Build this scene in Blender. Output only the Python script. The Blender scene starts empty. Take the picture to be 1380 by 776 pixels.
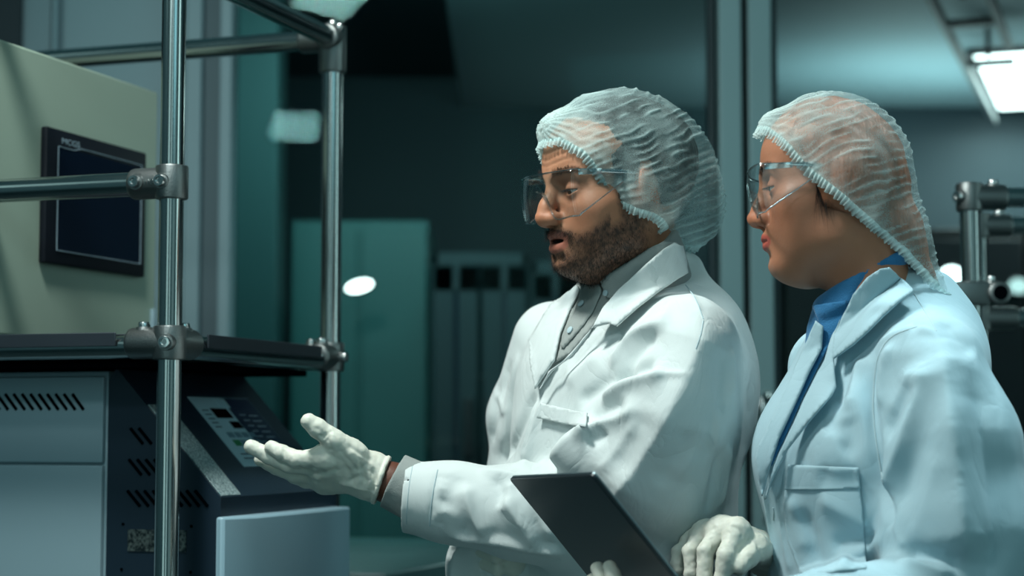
import bpy, bmesh, math, random
import numpy as np
from mathutils import Vector, Matrix
from mathutils.bvhtree import BVHTree

C = bpy.context.scene.collection
PI = math.pi
F32 = np.float32
rng = random.Random(7)

# ------------------------------------------------------------------ camera model
FPX, CXP, CYP = 2500.0, 690.0, 388.0
HCAM = 1.27
PIT = math.atan((580.0 - 388.0) / FPX)
def ray(px, py):
    a, b = (px - CXP) / FPX, (CYP - py) / FPX
    c, s = math.cos(PIT), math.sin(PIT)
    return Vector((a, c - b * s, s + b * c))
CAM = Vector((0, 0, HCAM))
def W(px, py, Y):
    """world point on the sight line of a photo pixel, at world distance Y"""
    r = ray(px, py)
    return CAM + r * (Y / r.y)
def PX(p):
    d = Vector(p) - CAM
    c, s = math.cos(PIT), math.sin(PIT)
    z = d.y * c + d.z * s
    return (CXP + FPX * d.x / z, CYP - FPX * (d.z * c - d.y * s) / z)

# ------------------------------------------------------------------ numpy distance fields
def A(v): return np.array(v, dtype=F32)
def sph(P, c, r): return np.linalg.norm(P - A(c), axis=1) - r
def ell(P, c, r, R=None):
    q = P - A(c)
    if R is not None: q = q @ R
    r = A(r)
    k0 = np.linalg.norm(q / r, axis=1); k1 = np.linalg.norm(q / (r * r), axis=1) + 1e-9
    return k0 * (k0 - 1) / k1
def cap(P, a, b, ra, rb=None):
    if rb is None: rb = ra
    a, b = A(a), A(b); ab = b - a
    q = P - a
    t = np.clip((q @ ab) / (ab @ ab + 1e-12), 0, 1)
    return np.linalg.norm(q - t[:, None] * ab, axis=1) - (ra + (rb - ra) * t)
def box(P, c, s, r=0.0, R=None):
    q = P - A(c)
    if R is not None: q = q @ R
    q = np.abs(q) - (A(s) - r)
    return np.linalg.norm(np.maximum(q, 0), axis=1) + np.minimum(q.max(axis=1), 0) - r
def smin(a, b, k):
    h = np.maximum(k - np.abs(a - b), 0) / k
    return np.minimum(a, b) - h * h * k * 0.25
def smax(a, b, k): return -smin(-a, -b, k)
def limb(P, pts, rs, k=0.004):
    d = None
    for i in range(len(pts) - 1):
        e = cap(P, pts[i], pts[i + 1], rs[i], rs[i + 1])
        d = e if d is None else smin(d, e, k)
    return d
def rotm(rx=0, ry=0, rz=0):
    return np.array((Matrix.Rotation(rz, 3, 'Z') @ Matrix.Rotation(ry, 3, 'Y') @ Matrix.Rotation(rx, 3, 'X')), dtype=F32)

def _h(i, j, k, s):
    n = (i * 374761393 + j * 668265263 + k * 1274126177 + s * 974634) & 0xffffffff
    n = ((n ^ (n >> 13)) * 1274126177) & 0xffffffff
    n = n ^ (n >> 16)
    return (n & 0xffff).astype(F32) / 32767.5 - 1
def noise(P, s=0):
    P = np.asarray(P, dtype=np.float64)
    i = np.floor(P).astype(np.int64); f = (P - i); f = f * f * (3 - 2 * f)
    o = 0
    for a in (0, 1):
        for b in (0, 1):
            for c in (0, 1):
                w = (f[:, 0] if a else 1 - f[:, 0]) * (f[:, 1] if b else 1 - f[:, 1]) * (f[:, 2] if c else 1 - f[:, 2])
                o = o + w * _h(i[:, 0] + a, i[:, 1] + b, i[:, 2] + c, s)
    return o
def fbm(P, s=0, n=3):
    o = 0; a = 1.0
    for k in range(n):
        o = o + a * noise(P * (2 ** k), s + k); a *= 0.5
    return o

def mesh_sdf(f, lo, hi, h, proj=3):
    """sparse naive surface nets of f(P)<0, projected on the zero surface -> verts, quads"""
    B = 4
    lo = np.array(lo, dtype=np.float64); hi = np.array(hi, dtype=np.float64)
    nb = np.ceil((hi - lo) / (h * B)).astype(int) + 1
    n = nb * B
    g = [lo[k] + (np.arange(nb[k]) * B + (B - 1) / 2) * h for k in range(3)]
    cc = np.stack(np.meshgrid(*g, indexing='ij'), -1).reshape(-1, 3).astype(F32)
    dc = f(cc)
    act = np.abs(dc) < h * B * 1.75
    D = np.repeat(np.repeat(np.repeat(np.where(dc < 0, -1.0, 1.0).astype(F32).reshape(nb), B, 0), B, 1), B, 2)
    bi = np.argwhere(act.reshape(nb))
    off = np.stack(np.meshgrid(*[np.arange(B)] * 3, indexing='ij'), -1).reshape(-1, 3)
    gi = (bi[:, None, :] * B + off[None]).reshape(-1, 3)
    pts = (lo + gi * h).astype(F32)
    vals = np.concatenate([f(pts[k:k + 400000]) for k in range(0, len(pts), 400000)])
    D[gi[:, 0], gi[:, 1], gi[:, 2]] = vals
    S = D < 0
    cnt = np.zeros(tuple(x - 1 for x in D.shape), dtype=np.int8)
    for a in (0, 1):
        for b in (0, 1):
            for c in (0, 1):
                cnt += S[a:D.shape[0] - 1 + a, b:D.shape[1] - 1 + b, c:D.shape[2] - 1 + c]
    ce = np.argwhere((cnt > 0) & (cnt < 8))
    acc = np.zeros((len(ce), 3)); m = np.zeros(len(ce))
    for ax in range(3):
        o = [k for k in range(3) if k != ax]
        for a in (0, 1):
            for b in (0, 1):
                p0 = ce.copy(); p0[:, o[0]] += a; p0[:, o[1]] += b
                p1 = p0.copy(); p1[:, ax] += 1
                d0 = D[p0[:, 0], p0[:, 1], p0[:, 2]]; d1 = D[p1[:, 0], p1[:, 1], p1[:, 2]]
                x = (d0 < 0) != (d1 < 0)
                t = np.where(x, d0 / np.where(x, d0 - d1, 1), 0)
                q = p0.astype(float); q[:, ax] += t
                acc += np.where(x[:, None], q, 0); m += x
    V = lo + acc / m[:, None] * h
    idx = -np.ones(cnt.shape, dtype=np.int64); idx[ce[:, 0], ce[:, 1], ce[:, 2]] = np.arange(len(ce))
    quads = []
    for ax in range(3):
        o = [(ax + 1) % 3, (ax + 2) % 3]
        sl0 = [slice(None)] * 3; sl1 = [slice(None)] * 3
        sl0[ax] = slice(0, -1); sl1[ax] = slice(1, None)
        s0, s1 = S[tuple(sl0)], S[tuple(sl1)]
        e = np.argwhere(s0 != s1)
        ok = (e[:, o[0]] > 0) & (e[:, o[1]] > 0) & (e[:, o[0]] < D.shape[o[0]] - 1) & (e[:, o[1]] < D.shape[o[1]] - 1)
        e = e[ok]
        ins = s0[e[:, 0], e[:, 1], e[:, 2]]
        c = []
        for da, db in ((-1, -1), (0, -1), (0, 0), (-1, 0)):
            q = e.copy(); q[:, o[0]] += da; q[:, o[1]] += db
            c.append(idx[q[:, 0], q[:, 1], q[:, 2]])
        q = np.stack(c, 1)
        q = np.where(ins[:, None], q, q[:, ::-1])
        quads.append(q)
    Q = np.concatenate(quads); Q = Q[(Q >= 0).all(axis=1)]
    V = V.astype(F32)
    e = h * 0.35
    for _ in range(proj):
        d = f(V)
        gr = np.stack([f(V + A(x)) - f(V - A(x)) for x in ((e, 0, 0), (0, e, 0), (0, 0, e))], 1) / (2 * e)
        st = d / np.maximum((gr * gr).sum(1), 0.2)
        V = V - gr * np.clip(st, -h, h)[:, None]
    return V, Q

def vnormals(V, Q):
    n = np.cross(V[Q[:, 2]] - V[Q[:, 0]], V[Q[:, 3]] - V[Q[:, 1]])
    N = np.zeros_like(V)
    for k in range(4): np.add.at(N, Q[:, k], n)
    return N / (np.linalg.norm(N, axis=1, keepdims=True) + 1e-12)
def relax(V, Q, it=1, w=0.5):
    for _ in range(it):
        S = np.zeros_like(V); c = np.zeros(len(V), dtype=F32)
        for k in range(4):
            a, b = Q[:, k], Q[:, (k + 1) % 4]
            np.add.at(S, a, V[b]); np.add.at(c, a, 1)
        V = V * (1 - w) + w * S / np.maximum(c, 1)[:, None]
    return V
def largest(V, Q):
    """keep only the biggest connected piece"""
    lab = np.arange(len(V))
    while True:
        m = lab[Q].min(axis=1); new = lab.copy()
        for k in range(4): np.minimum.at(new, Q[:, k], m)
        new = new[new]
        if (new == lab).all(): break
        lab = new
    u, c = np.unique(lab, return_counts=True)
    keep = lab == u[c.argmax()]
    mp = np.cumsum(keep) - 1
    return V[keep], mp[Q[keep[Q].all(axis=1)]]

# ------------------------------------------------------------------ objects
def raw_mesh(name, V, Q, smooth=True):
    me = bpy.data.meshes.new(name)
    V = np.asarray(V, dtype=F32)
    me.vertices.add(len(V)); me.vertices.foreach_set('co', V.ravel())
    Q = np.asarray(Q); k = Q.shape[1]
    me.loops.add(len(Q) * k); me.loops.foreach_set('vertex_index', Q.ravel().astype(np.int32))
    me.polygons.add(len(Q)); me.polygons.foreach_set('loop_start', (np.arange(len(Q)) * k).astype(np.int32))
    me.polygons.foreach_set('use_smooth', np.full(len(Q), smooth))
    me.update(calc_edges=True); me.validate()
    return me
def link(name, me, mat=None, parent=None):
    o = bpy.data.objects.new(name, me); C.objects.link(o)
    if mat is not None and me is not None: me.materials.append(mat)
    if parent is not None: o.parent = parent
    return o
def tag(o, label, cat, group=None):
    o['label'] = label; o['category'] = cat
    if group: o['group'] = group
    return o
def thing(name, label, cat, loc=(0, 0, 0), rz=0.0, group=None):
    o = bpy.data.objects.new(name, None); C.objects.link(o)
    o.location = loc; o.rotation_euler = (0, 0, rz); o.empty_display_size = 0.1
    return tag(o, label, cat, group)
def set_col(me, name, arr):
    at = me.color_attributes.new(name, 'FLOAT_COLOR', 'POINT')
    a = np.ones((len(arr), 4), dtype=F32); a[:, :arr.shape[1]] = arr
    at.data.foreach_set('color', a.ravel())

class MB:
    """collects solid shapes; build() links them as ONE mesh object"""
    def __init__(s): s.bm = bmesh.new()
    def box(s, c, d, M=None, bev=0.0, seg=2):
        r = bmesh.ops.create_cube(s.bm, size=1)['verts']
        bmesh.ops.scale(s.bm, vec=d, verts=r)
        if bev:
            ed = list({e for v in r for e in v.link_edges})
            rr = bmesh.ops.bevel(s.bm, geom=ed, offset=bev, segments=seg, affect='EDGES', profile=0.5)
            r = list({v for f in rr['faces'] for v in f.verts} | {v for v in r if v.is_valid})
        bmesh.ops.translate(s.bm, vec=c, verts=r)
        if M is not None: bmesh.ops.transform(s.bm, matrix=M, verts=r)
        return s
    def lathe(s, a, b, prof, n=32):
        """prof: (t along a->b in metres from a, radius)"""
        a, b = Vector(a), Vector(b); ax = (b - a).normalized()
        u = ax.orthogonal().normalized(); w = ax.cross(u)
        rings = []
        for t, r in prof:
            rings.append([s.bm.verts.new(a + ax * t + (u * math.cos(2 * PI * k / n) + w * math.sin(2 * PI * k / n)) * max(r, 1e-5)) for k in range(n)])
        for i in range(len(rings) - 1):
            for k in range(n):
                s.bm.faces.new((rings[i][k], rings[i][(k + 1) % n], rings[i + 1][(k + 1) % n], rings[i + 1][k]))
        s.bm.faces.new(rings[0][::-1]); s.bm.faces.new(rings[-1])
        return s
    def tube(s, a, b, r, n=32, bev=0.0):
        L = (Vector(b) - Vector(a)).length
        if bev: return s.lathe(a, b, [(0, r - bev), (bev * .3, r - bev * .3), (bev, r), (L - bev, r), (L - bev * .3, r - bev * .3), (L, r - bev)], n)
        return s.lathe(a, b, [(0, r), (L, r)], n)
    def path(s, pts, r, n=12, closed=False):
        pts = [Vector(p) for p in pts]; rings = []
        up = None
        for i, p in enumerate(pts):
            t = (pts[min(i + 1, len(pts) - 1)] - pts[max(i - 1, 0)]).normalized()
            if up is None: up = t.orthogonal().normalized()
            up = (up - t * up.dot(t)).normalized(); w = t.cross(up)
            rr = r[i] if isinstance(r, (list, tuple)) else r
            rings.append([s.bm.verts.new(p + (up * math.cos(2 * PI * k / n) + w * math.sin(2 * PI * k / n)) * rr) for k in range(n)])
        for i in range(len(rings) - 1):
            for k in range(n):
                s.bm.faces.new((rings[i][k], rings[i][(k + 1) % n], rings[i + 1][(k + 1) % n], rings[i + 1][k]))
        s.bm.faces.new(rings[0][::-1]); s.bm.faces.new(rings[-1])
        return s
    def prism(s, pts, a, b, axis='y'):
        """polygon pts (two coords) extruded along axis from a to b"""
        def mk(p, t):
            return (p[0], t, p[1]) if axis == 'y' else ((t, p[0], p[1]) if axis == 'x' else (p[0], p[1], t))
        A_ = [s.bm.verts.new(mk(p, a)) for p in pts]; B_ = [s.bm.verts.new(mk(p, b)) for p in pts]
        n = len(pts)
        s.bm.faces.new(A_); s.bm.faces.new(B_[::-1])
        for i in range(n): s.bm.faces.new((A_[i], B_[i], B_[(i + 1) % n], A_[(i + 1) % n]))
        return s
    def build(s, name, mat, parent=None, smooth=True, bevel=0.0, ang=40):
        bmesh.ops.recalc_face_normals(s.bm, faces=s.bm.faces)
        me = bpy.data.meshes.new(name); s.bm.to_mesh(me); s.bm.free()
        if smooth:
            me.polygons.foreach_set('use_smooth', np.ones(len(me.polygons), dtype=bool))
            me.set_sharp_from_angle(angle=math.radians(ang))
        o = link(name, me, mat, parent)
        if bevel:
            m = o.modifiers.new('bevel', 'BEVEL'); m.width = bevel; m.segments = 2; m.limit_method = 'ANGLE'; m.angle_limit = math.radians(35)
        return o

# ------------------------------------------------------------------ materials
def srgb(r, g=None, b=None):
    if g is None: r, g, b = r
    f = lambda c: (c / 255 / 12.92) if c <= 10.3 else ((c / 255 + 0.055) / 1.055) ** 2.4
    return (f(r), f(g), f(b), 1.0)
def new_mat(name):
    m = bpy.data.materials.new(name); m.use_nodes = True
    nt = m.node_tree; nt.nodes.clear()
    out = nt.nodes.new('ShaderNodeOutputMaterial')
    return m, nt, out
def nd(nt, kind, **kw):
    n = nt.nodes.new(kind)
    for k, v in kw.items():
        if k in n.inputs: n.inputs[k].default_value = v
        else: setattr(n, k, v)
    return n
def pbr(name, col, rough=0.5, metal=0.0, bump=0.0, bscale=200.0, var=0.06, vscale=6.0, stretch=(1, 1, 1), sub=0.0, sheen=0.0, rvar=0.0, spec=0.5, attr=None, coat=0.0, wr=0.0, wscale=16.0):
    m, nt, out = new_mat(name)
    b = nd(nt, 'ShaderNodeBsdfPrincipled'); b.inputs['Roughness'].default_value = rough; b.inputs['Metallic'].default_value = metal
    b.inputs['Specular IOR Level'].default_value = spec
    if coat: b.inputs['Coat Weight'].default_value = coat
    if sub:
        b.inputs['Subsurface Weight'].default_value = sub; b.inputs['Subsurface Radius'].default_value = (0.01, 0.004, 0.002); b.inputs['Subsurface Scale'].default_value = 0.6
    if sheen: b.inputs['Sheen Weight'].default_value = sheen
    nt.links.new(b.outputs[0], out.inputs[0])
    tc = nd(nt, 'ShaderNodeTexCoord'); mp = nd(nt, 'ShaderNodeMapping'); mp.inputs['Scale'].default_value = stretch
    nt.links.new(tc.outputs['Object'], mp.inputs[0])
    nz = nd(nt, 'ShaderNodeTexNoise'); nz.inputs['Scale'].default_value = vscale; nz.inputs['Detail'].default_value = 4
    nt.links.new(mp.outputs[0], nz.inputs['Vector'])
    mr = nd(nt, 'ShaderNodeMapRange'); mr.inputs['To Min'].default_value = 1 - var; mr.inputs['To Max'].default_value = 1 + var
    nt.links.new(nz.outputs['Fac'], mr.inputs['Value'])
    mx = nd(nt, 'ShaderNodeMix', data_type='RGBA', blend_type='MULTIPLY'); mx.inputs['Factor'].default_value = 1
    mx.inputs[6].default_value = col
    if attr:
        at = nd(nt, 'ShaderNodeVertexColor'); at.layer_name = attr
        nt.links.new(at.outputs[0], mx.inputs[6])
    nt.links.new(mr.outputs[0], mx.inputs[7]); nt.links.new(mx.outputs[2], b.inputs['Base Color'])
    if rvar:
        m2 = nd(nt, 'ShaderNodeMapRange'); m2.inputs['To Min'].default_value = rough - rvar; m2.inputs['To Max'].default_value = rough + rvar
        nt.links.new(nz.outputs['Fac'], m2.inputs['Value']); nt.links.new(m2.outputs[0], b.inputs['Roughness'])
    if bump:
        n2 = nd(nt, 'ShaderNodeTexNoise'); n2.inputs['Scale'].default_value = bscale; n2.inputs['Detail'].default_value = 3
        nt.links.new(mp.outputs[0], n2.inputs['Vector'])
        bp = nd(nt, 'ShaderNodeBump'); bp.inputs['Strength'].default_value = bump; bp.inputs['Distance'].default_value = 0.002
        nt.links.new(n2.outputs['Fac'], bp.inputs['Height']); nt.links.new(bp.outputs[0], b.inputs['Normal'])
        if wr:                                     # soft ridged rumples under the weave
            n3 = nd(nt, 'ShaderNodeTexNoise'); n3.inputs['Scale'].default_value = wscale; n3.inputs['Detail'].default_value = 3; n3.inputs['Distortion'].default_value = 1.2
            nt.links.new(mp.outputs[0], n3.inputs['Vector'])
            s1 = nd(nt, 'ShaderNodeMath', operation='SUBTRACT'); s1.inputs[1].default_value = 0.5; nt.links.new(n3.outputs['Fac'], s1.inputs[0])
            s2 = nd(nt, 'ShaderNodeMath', operation='ABSOLUTE'); nt.links.new(s1.outputs[0], s2.inputs[0])
            s3 = nd(nt, 'ShaderNodeMath', operation='POWER'); s3.inputs[1].default_value = 0.7; nt.links.new(s2.outputs[0], s3.inputs[0])
            b2 = nd(nt, 'ShaderNodeBump'); b2.inputs['Strength'].default_value = wr; b2.inputs['Distance'].default_value = 0.006
            nt.links.new(s3.outputs[0], b2.inputs['Height']); nt.links.new(b2.outputs[0], bp.inputs['Normal'])
    return m
# ------------------------------------------------------------------ materials of the place
M = {}
M['steel'] = pbr('polished_steel', (0.42, 0.45, 0.45, 1), 0.17, 1.0, var=0.05, vscale=9, stretch=(1, 1, 0.15), rvar=0.05)
M['cast'] = pbr('cast_fitting', (0.22, 0.235, 0.235, 1), 0.40, 1.0, bump=0.25, bscale=420, var=0.12, vscale=14, rvar=0.08)
M['bolt'] = pbr('bolt_steel', (0.62, 0.63, 0.63, 1), 0.2, 1.0)
M['black'] = pbr('black_socket', srgb(10, 10, 12), 0.5)
M['shelf'] = pbr('dark_shelf_sheet', srgb(52, 60, 68), 0.42, 0.35, var=0.08, vscale=20)
M['sage'] = pbr('sage_enamel', srgb(148, 166, 152), 0.42, bump=0.04, bscale=350, var=0.03)
M['navy'] = pbr('navy_enamel', srgb(25, 42, 56), 0.38, bump=0.08, bscale=600, var=0.08, vscale=30)
M['slot'] = pbr('slot_dark', srgb(4, 7, 11), 0.8, spec=0.0)
M['bluegrey'] = pbr('bluegrey_enamel', srgb(128, 154, 164), 0.4, bump=0.05, bscale=500, var=0.03)
M['doorblue'] = pbr('door_blue', srgb(150, 182, 196), 0.36, var=0.03)
M['bezel'] = pbr('screen_bezel', srgb(12, 18, 28), 0.55, var=0.03, spec=.25)
M['screen'] = pbr('dark_screen_glass', srgb(12, 24, 40), 0.10, var=0.02)
M['print'] = pbr('pale_print', srgb(140, 162, 174), 0.5)
M['panel_pale'] = pbr('keypad_pale', srgb(160, 196, 208), 0.4, var=0.05, vscale=40)
M['panel_navy'] = pbr('keypad_navy', srgb(20, 38, 66), 0.4)
M['led'] = pbr('led_window', srgb(22, 10, 12), 0.15)
M['green'] = pbr('green_key', srgb(20, 120, 70), 0.4)
M['keygrey'] = pbr('key_grey', srgb(96, 130, 146), 0.5)
M['alu'] = pbr('door_aluminium', srgb(118, 148, 152), 0.42, 0.25, var=0.03, vscale=3)
M['gap'] = pbr('rubber_seal', srgb(6, 10, 18), 0.6)
M['wallblue'] = pbr('partition_blue', srgb(142, 170, 178), 0.55, bump=0.05, bscale=150, var=0.05, vscale=1.5)
M['walldark'] = pbr('partition_dark_strip', srgb(92, 116, 124), 0.6)  # darker grey-blue for two upright strips of the partition
M['teal'] = pbr('teal_cabinet', srgb(46, 96, 96), 0.45, var=0.05, vscale=2)
M['column'] = pbr('teal_column', srgb(34, 70, 72), 0.6, var=0.04, vscale=2)
M['tealdark'] = pbr('teal_dark', srgb(20, 46, 52), 0.5, var=0.08, vscale=2)
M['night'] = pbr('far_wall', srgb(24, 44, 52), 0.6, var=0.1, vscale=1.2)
M['floor'] = pbr('resin_floor', srgb(70, 92, 96), 0.3, bump=0.03, bscale=60, var=0.06, vscale=2)
M['ceil'] = pbr('ceiling_paint', srgb(118, 138, 144), 0.7, var=0.05, vscale=2)
M['bench'] = pbr('bench_top', srgb(84, 118, 120), 0.35, var=0.05)
M['dark'] = pbr('dark_fixture', srgb(14, 22, 28), 0.5)

def glitter():
    m, nt, out = new_mat('glitter_tape')
    b = nd(nt, 'ShaderNodeBsdfPrincipled'); b.inputs['Metallic'].default_value = 0.5; b.inputs['Roughness'].default_value = 0.35
    tc = nd(nt, 'ShaderNodeTexCoord'); v = nd(nt, 'ShaderNodeTexVoronoi'); v.inputs['Scale'].default_value = 520
    nt.links.new(tc.outputs['Object'], v.inputs['Vector'])
    cr = nd(nt, 'ShaderNodeValToRGB'); cr.color_ramp.elements[0].color = srgb(110, 150, 158); cr.color_ramp.elements[1].color = srgb(236, 250, 250)
    sep = nd(nt, 'ShaderNodeSeparateColor'); nt.links.new(v.outputs['Color'], sep.inputs[0]); nt.links.new(sep.outputs[0], cr.inputs[0])
    nt.links.new(cr.outputs[0], b.inputs['Base Color'])
    bp = nd(nt, 'ShaderNodeBump'); bp.inputs['Strength'].default_value = 0.5; bp.inputs['Distance'].default_value = 0.001
    nt.links.new(sep.outputs[1], bp.inputs['Height']); nt.links.new(bp.outputs[0], b.inputs['Normal'])
    nt.links.new(b.outputs[0], out.inputs[0]); return m
M['glitter'] = glitter()
def plate_mat():
    m, nt, out = new_mat('worn_plate')
    b = nd(nt, 'ShaderNodeBsdfPrincipled'); b.inputs['Metallic'].default_value = 0.7; b.inputs['Roughness'].default_value = 0.35
    tc = nd(nt, 'ShaderNodeTexCoord'); n = nd(nt, 'ShaderNodeTexNoise'); n.inputs['Scale'].default_value = 230; n.inputs['Detail'].default_value = 4
    nt.links.new(tc.outputs['Object'], n.inputs['Vector'])
    cr = nd(nt, 'ShaderNodeValToRGB'); cr.color_ramp.elements[0].position = 0.40; cr.color_ramp.elements[0].color = srgb(40, 52, 56)
    cr.color_ramp.elements[1].position = 0.66; cr.color_ramp.elements[1].color = srgb(128, 138, 134)
    nt.links.new(n.outputs['Fac'], cr.inputs[0]); nt.links.new(cr.outputs[0], b.inputs['Base Color'])
    nt.links.new(b.outputs[0], out.inputs[0]); return m
M['plate'] = plate_mat()
def glass_mat(name, tint, refl=1.0, rough=0.0, base=0.0, gt=(1, 1, 1)):
    """thin clear sheet: see-through with Fresnel mirror, a little film colour"""
    m, nt, out = new_mat(name)
    t = nd(nt, 'ShaderNodeBsdfTransparent'); t.inputs[0].default_value = tint
    g = nd(nt, 'ShaderNodeBsdfGlossy'); g.inputs['Roughness'].default_value = rough; g.inputs[0].default_value = (refl * gt[0], refl * gt[1], refl * gt[2], 1)
    lw = nd(nt, 'ShaderNodeLayerWeight'); lw.inputs['Blend'].default_value = 0.5
    pw = nd(nt, 'ShaderNodeMath', operation='POWER'); pw.inputs[1].default_value = 4.0; nt.links.new(lw.outputs['Facing'], pw.inputs[0])
    fr = nd(nt, 'ShaderNodeMath', operation='MULTIPLY_ADD'); fr.inputs[1].default_value = 0.9; fr.inputs[2].default_value = 0.04; fr.use_clamp = True
    nt.links.new(pw.outputs[0], fr.inputs[0])
    mx = nd(nt, 'ShaderNodeMixShader')
    fac = fr.outputs[0]
    if base:
        ad = nd(nt, 'ShaderNodeMath', operation='ADD'); ad.inputs[1].default_value = base; ad.use_clamp = True
        nt.links.new(fac, ad.inputs[0]); fac = ad.outputs[0]
    nt.links.new(fac, mx.inputs[0]); nt.links.new(t.outputs[0], mx.inputs[1]); nt.links.new(g.outputs[0], mx.inputs[2])
    nt.links.new(mx.outputs[0], out.inputs[0]); return m
M['pane'] = glass_mat('partition_glass', (0.90, 0.965, 0.96, 1), 0.08, gt=(.55, 1, 1))
def emit(name, col, s):
    m, nt, out = new_mat(name); e = nd(nt, 'ShaderNodeEmission'); e.inputs[0].default_value = col; e.inputs[1].default_value = s
    nt.links.new(e.outputs[0], out.inputs[0]); return m
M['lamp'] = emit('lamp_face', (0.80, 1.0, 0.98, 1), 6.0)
M['lampdim'] = emit('lamp_face_dim', (0.62, 0.95, 0.93, 1), 1.1)

# ------------------------------------------------------------------ the room
def struct(name, mb, mat, parent=None, **kw):
    o = mb.build(name, mat, parent, **kw)
    if parent is None: o['kind'] = 'structure'
    return o
YW = 4.2                                         # the glazed partition
struct('floor', MB().box((0, 4.5, -0.05), (9.0, 11.0, 0.1)), M['floor'], smooth=False)
ZC = 2.78
# wall_back: solid panelled part of the partition on the left
def wx(px, Y=YW): return (px - CXP) / FPX * Y
wl = MB()
wl.box(((-4.4 + wx(305)) / 2, YW + 0.06, ZC / 2), (wx(305) + 4.4, 0.12, ZC))
wb = struct('wall_back', wl, M['wallblue'], smooth=False)
for a, b, d, mt in ((62, 76, .02, 'walldark'), (66, 72, .03, 'wallblue'), (248, 270, .035, 'wallblue'), (270, 296, .012, 'walldark'), (296, 312, .05, 'wallblue')):
    m_ = MB().box((wx((a + b) / 2), YW - d / 2, ZC / 2), (wx(b) - wx(a), d, ZC - .02))
    o = m_.build('wall_batten', M[mt], wb, bevel=0.004)
struct('trim_4', MB().box(((wx(305) + 4.4) / 2, YW + .06, 2.72), (4.4 - wx(305), .10, .12)), M['alu'], bevel=.004)
MB().box(((wx(22) - 4.2) / 2, YW - .012, ZC / 2), (wx(22) + 4.2, .024, ZC - .02)).build('dark_panel', M['night'], wb, smooth=False)
# door_1: fixed jamb and glazed leaf
dj = MB().box((wx(984), YW - .005, ZC / 2 - .03), (wx(998) - wx(967), .09, ZC - .1))
struct('trim_1', dj, M['alu'], bevel=.004)
ds = MB().box((wx(961), YW + .01, ZC / 2 - .03), (.014, .05, ZC - .1))
struct('trim_2', ds, M['tealdark'], bevel=.003)
gp = MB().box((wx(1003.5), YW + .02, ZC / 2 - .03), (wx(1009) - wx(998), .03, ZC - .1))
struct('trim_3', gp, M['gap'], smooth=False)
dl = MB()
x0, x1, x2 = wx(1009), wx(1041), wx(1051)
dl.box(((x0 + x1) / 2, YW - .01, 1.32), (x1 - x0, .06, 2.62))
door = struct('door_1', dl, M['alu'], bevel=.004)
MB().box(((x1 + x2) / 2, YW + .005, 1.32), (x2 - x1, .035, 2.62)).build('glazing_bead', M['tealdark'], door, bevel=.002)
MB().box((x2 + .62, YW, .09), (1.24, .06, .16)).build('bottom_rail', M['alu'], door, bevel=.004)
MB().box((x2 + 1.27, YW, 1.32), (.07, .06, 2.62)).build('hinge_stile', M['alu'], door, bevel=.004)
MB().box((x2 + .62, YW, 1.36), (1.24, .008, 2.4)).build('door_glass', M['pane'], door, smooth=False)
hx, hz = wx(1020), W(1020, 533, YW).z
hp = [(hx + .014, YW - .04, hz - .012), (hx + .008, YW - .075, hz - .006), (hx - .002, YW - .095, hz - .016), (hx, YW - .10, hz - .04), (hx + .006, YW - .098, hz - .09), (hx + .012, YW - .095, hz - .16), (hx + .018, YW - .09, hz - .26), (hx + .018, YW - .04, hz - .28)]
MB().path(hp, .013, 16).tube((hx + .014, YW - .045, hz - .012), (hx + .014, YW - .038, hz - .012), .022).build('door_handle', M['steel'], door)
# the fixed glazing
struct('window_1', MB().box(((wx(312) + wx(957)) / 2, YW + .03, 1.35), (wx(957) - wx(312), .01, 2.62)), M['pane'], smooth=False)

# room beyond the glass
YF = 7.4
struct('wall_far', MB().box((-0.3, YF + .05, 1.5), (7.8, .1, 3.0)), M['night'], smooth=False)
struct('ceiling', MB().box((1.9, (YW + YF) / 2 + .1, 2.60), (4.2, YF - YW - .2, .06)), M['ceil'], smooth=False)
struct('wall_right', MB().box((3.65, 5.3, 1.5), (.1, 4.2, 3.0)), M['night'], smooth=False)
struct('wall_left', MB().box((-4.25, 3.2, 1.5), (.1, 8.4, 3.0)), M['wallblue'], smooth=False)
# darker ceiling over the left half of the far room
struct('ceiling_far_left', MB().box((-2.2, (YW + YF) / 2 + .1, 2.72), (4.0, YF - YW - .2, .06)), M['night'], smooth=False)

# ceiling light panel and hanging tray, aligned with the far room
UA = math.radians(-18.97)
cl_ = thing('ceiling_light', 'bright square ceiling light panel beyond the glass at upper right', 'light', (1.58, 6.26, 2.565), UA)
MB().box((.45, .55, -.012), (.90, 1.10, .02)).build('diffuser', M['lamp'], cl_, smooth=False)
fm = MB()
for c, d in (((.45, -.012, -.01), (.95, .03, .02)), ((.45, 1.112, -.01), (.95, .03, .02)), ((-.012, .55, -.01), (.03, 1.15, .02)), ((.912, .55, -.01), (.03, 1.15, .02))): fm.box(c, d)
fm.build('light_frame', M['dark'], cl_, bevel=.003)
tr_ = thing('cable_tray', 'dark ladder-like cable tray hanging under the far ceiling at upper right', 'tray', (1.27, 5.36, 2.45), UA)
MB().box((0, .45, 0), (.022, 2.6, .03)).build('side_rail', M['dark'], tr_, bevel=.003)
MB().box((.155, -.30, 0), (.022, 1.3, .03)).build('side_rail', M['dark'], tr_, bevel=.003)
for k in (-.75, -.02, .6):
    MB().box((.0775, k, 0), (.16, .05, .02)).build('rung', M['dark'], tr_, bevel=.003)
for k in (-.3, .55):
    MB().tube((.0775, k, .01), (.0775, k, .12), .008, 12).build('hanger', M['dark'], tr_)

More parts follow.
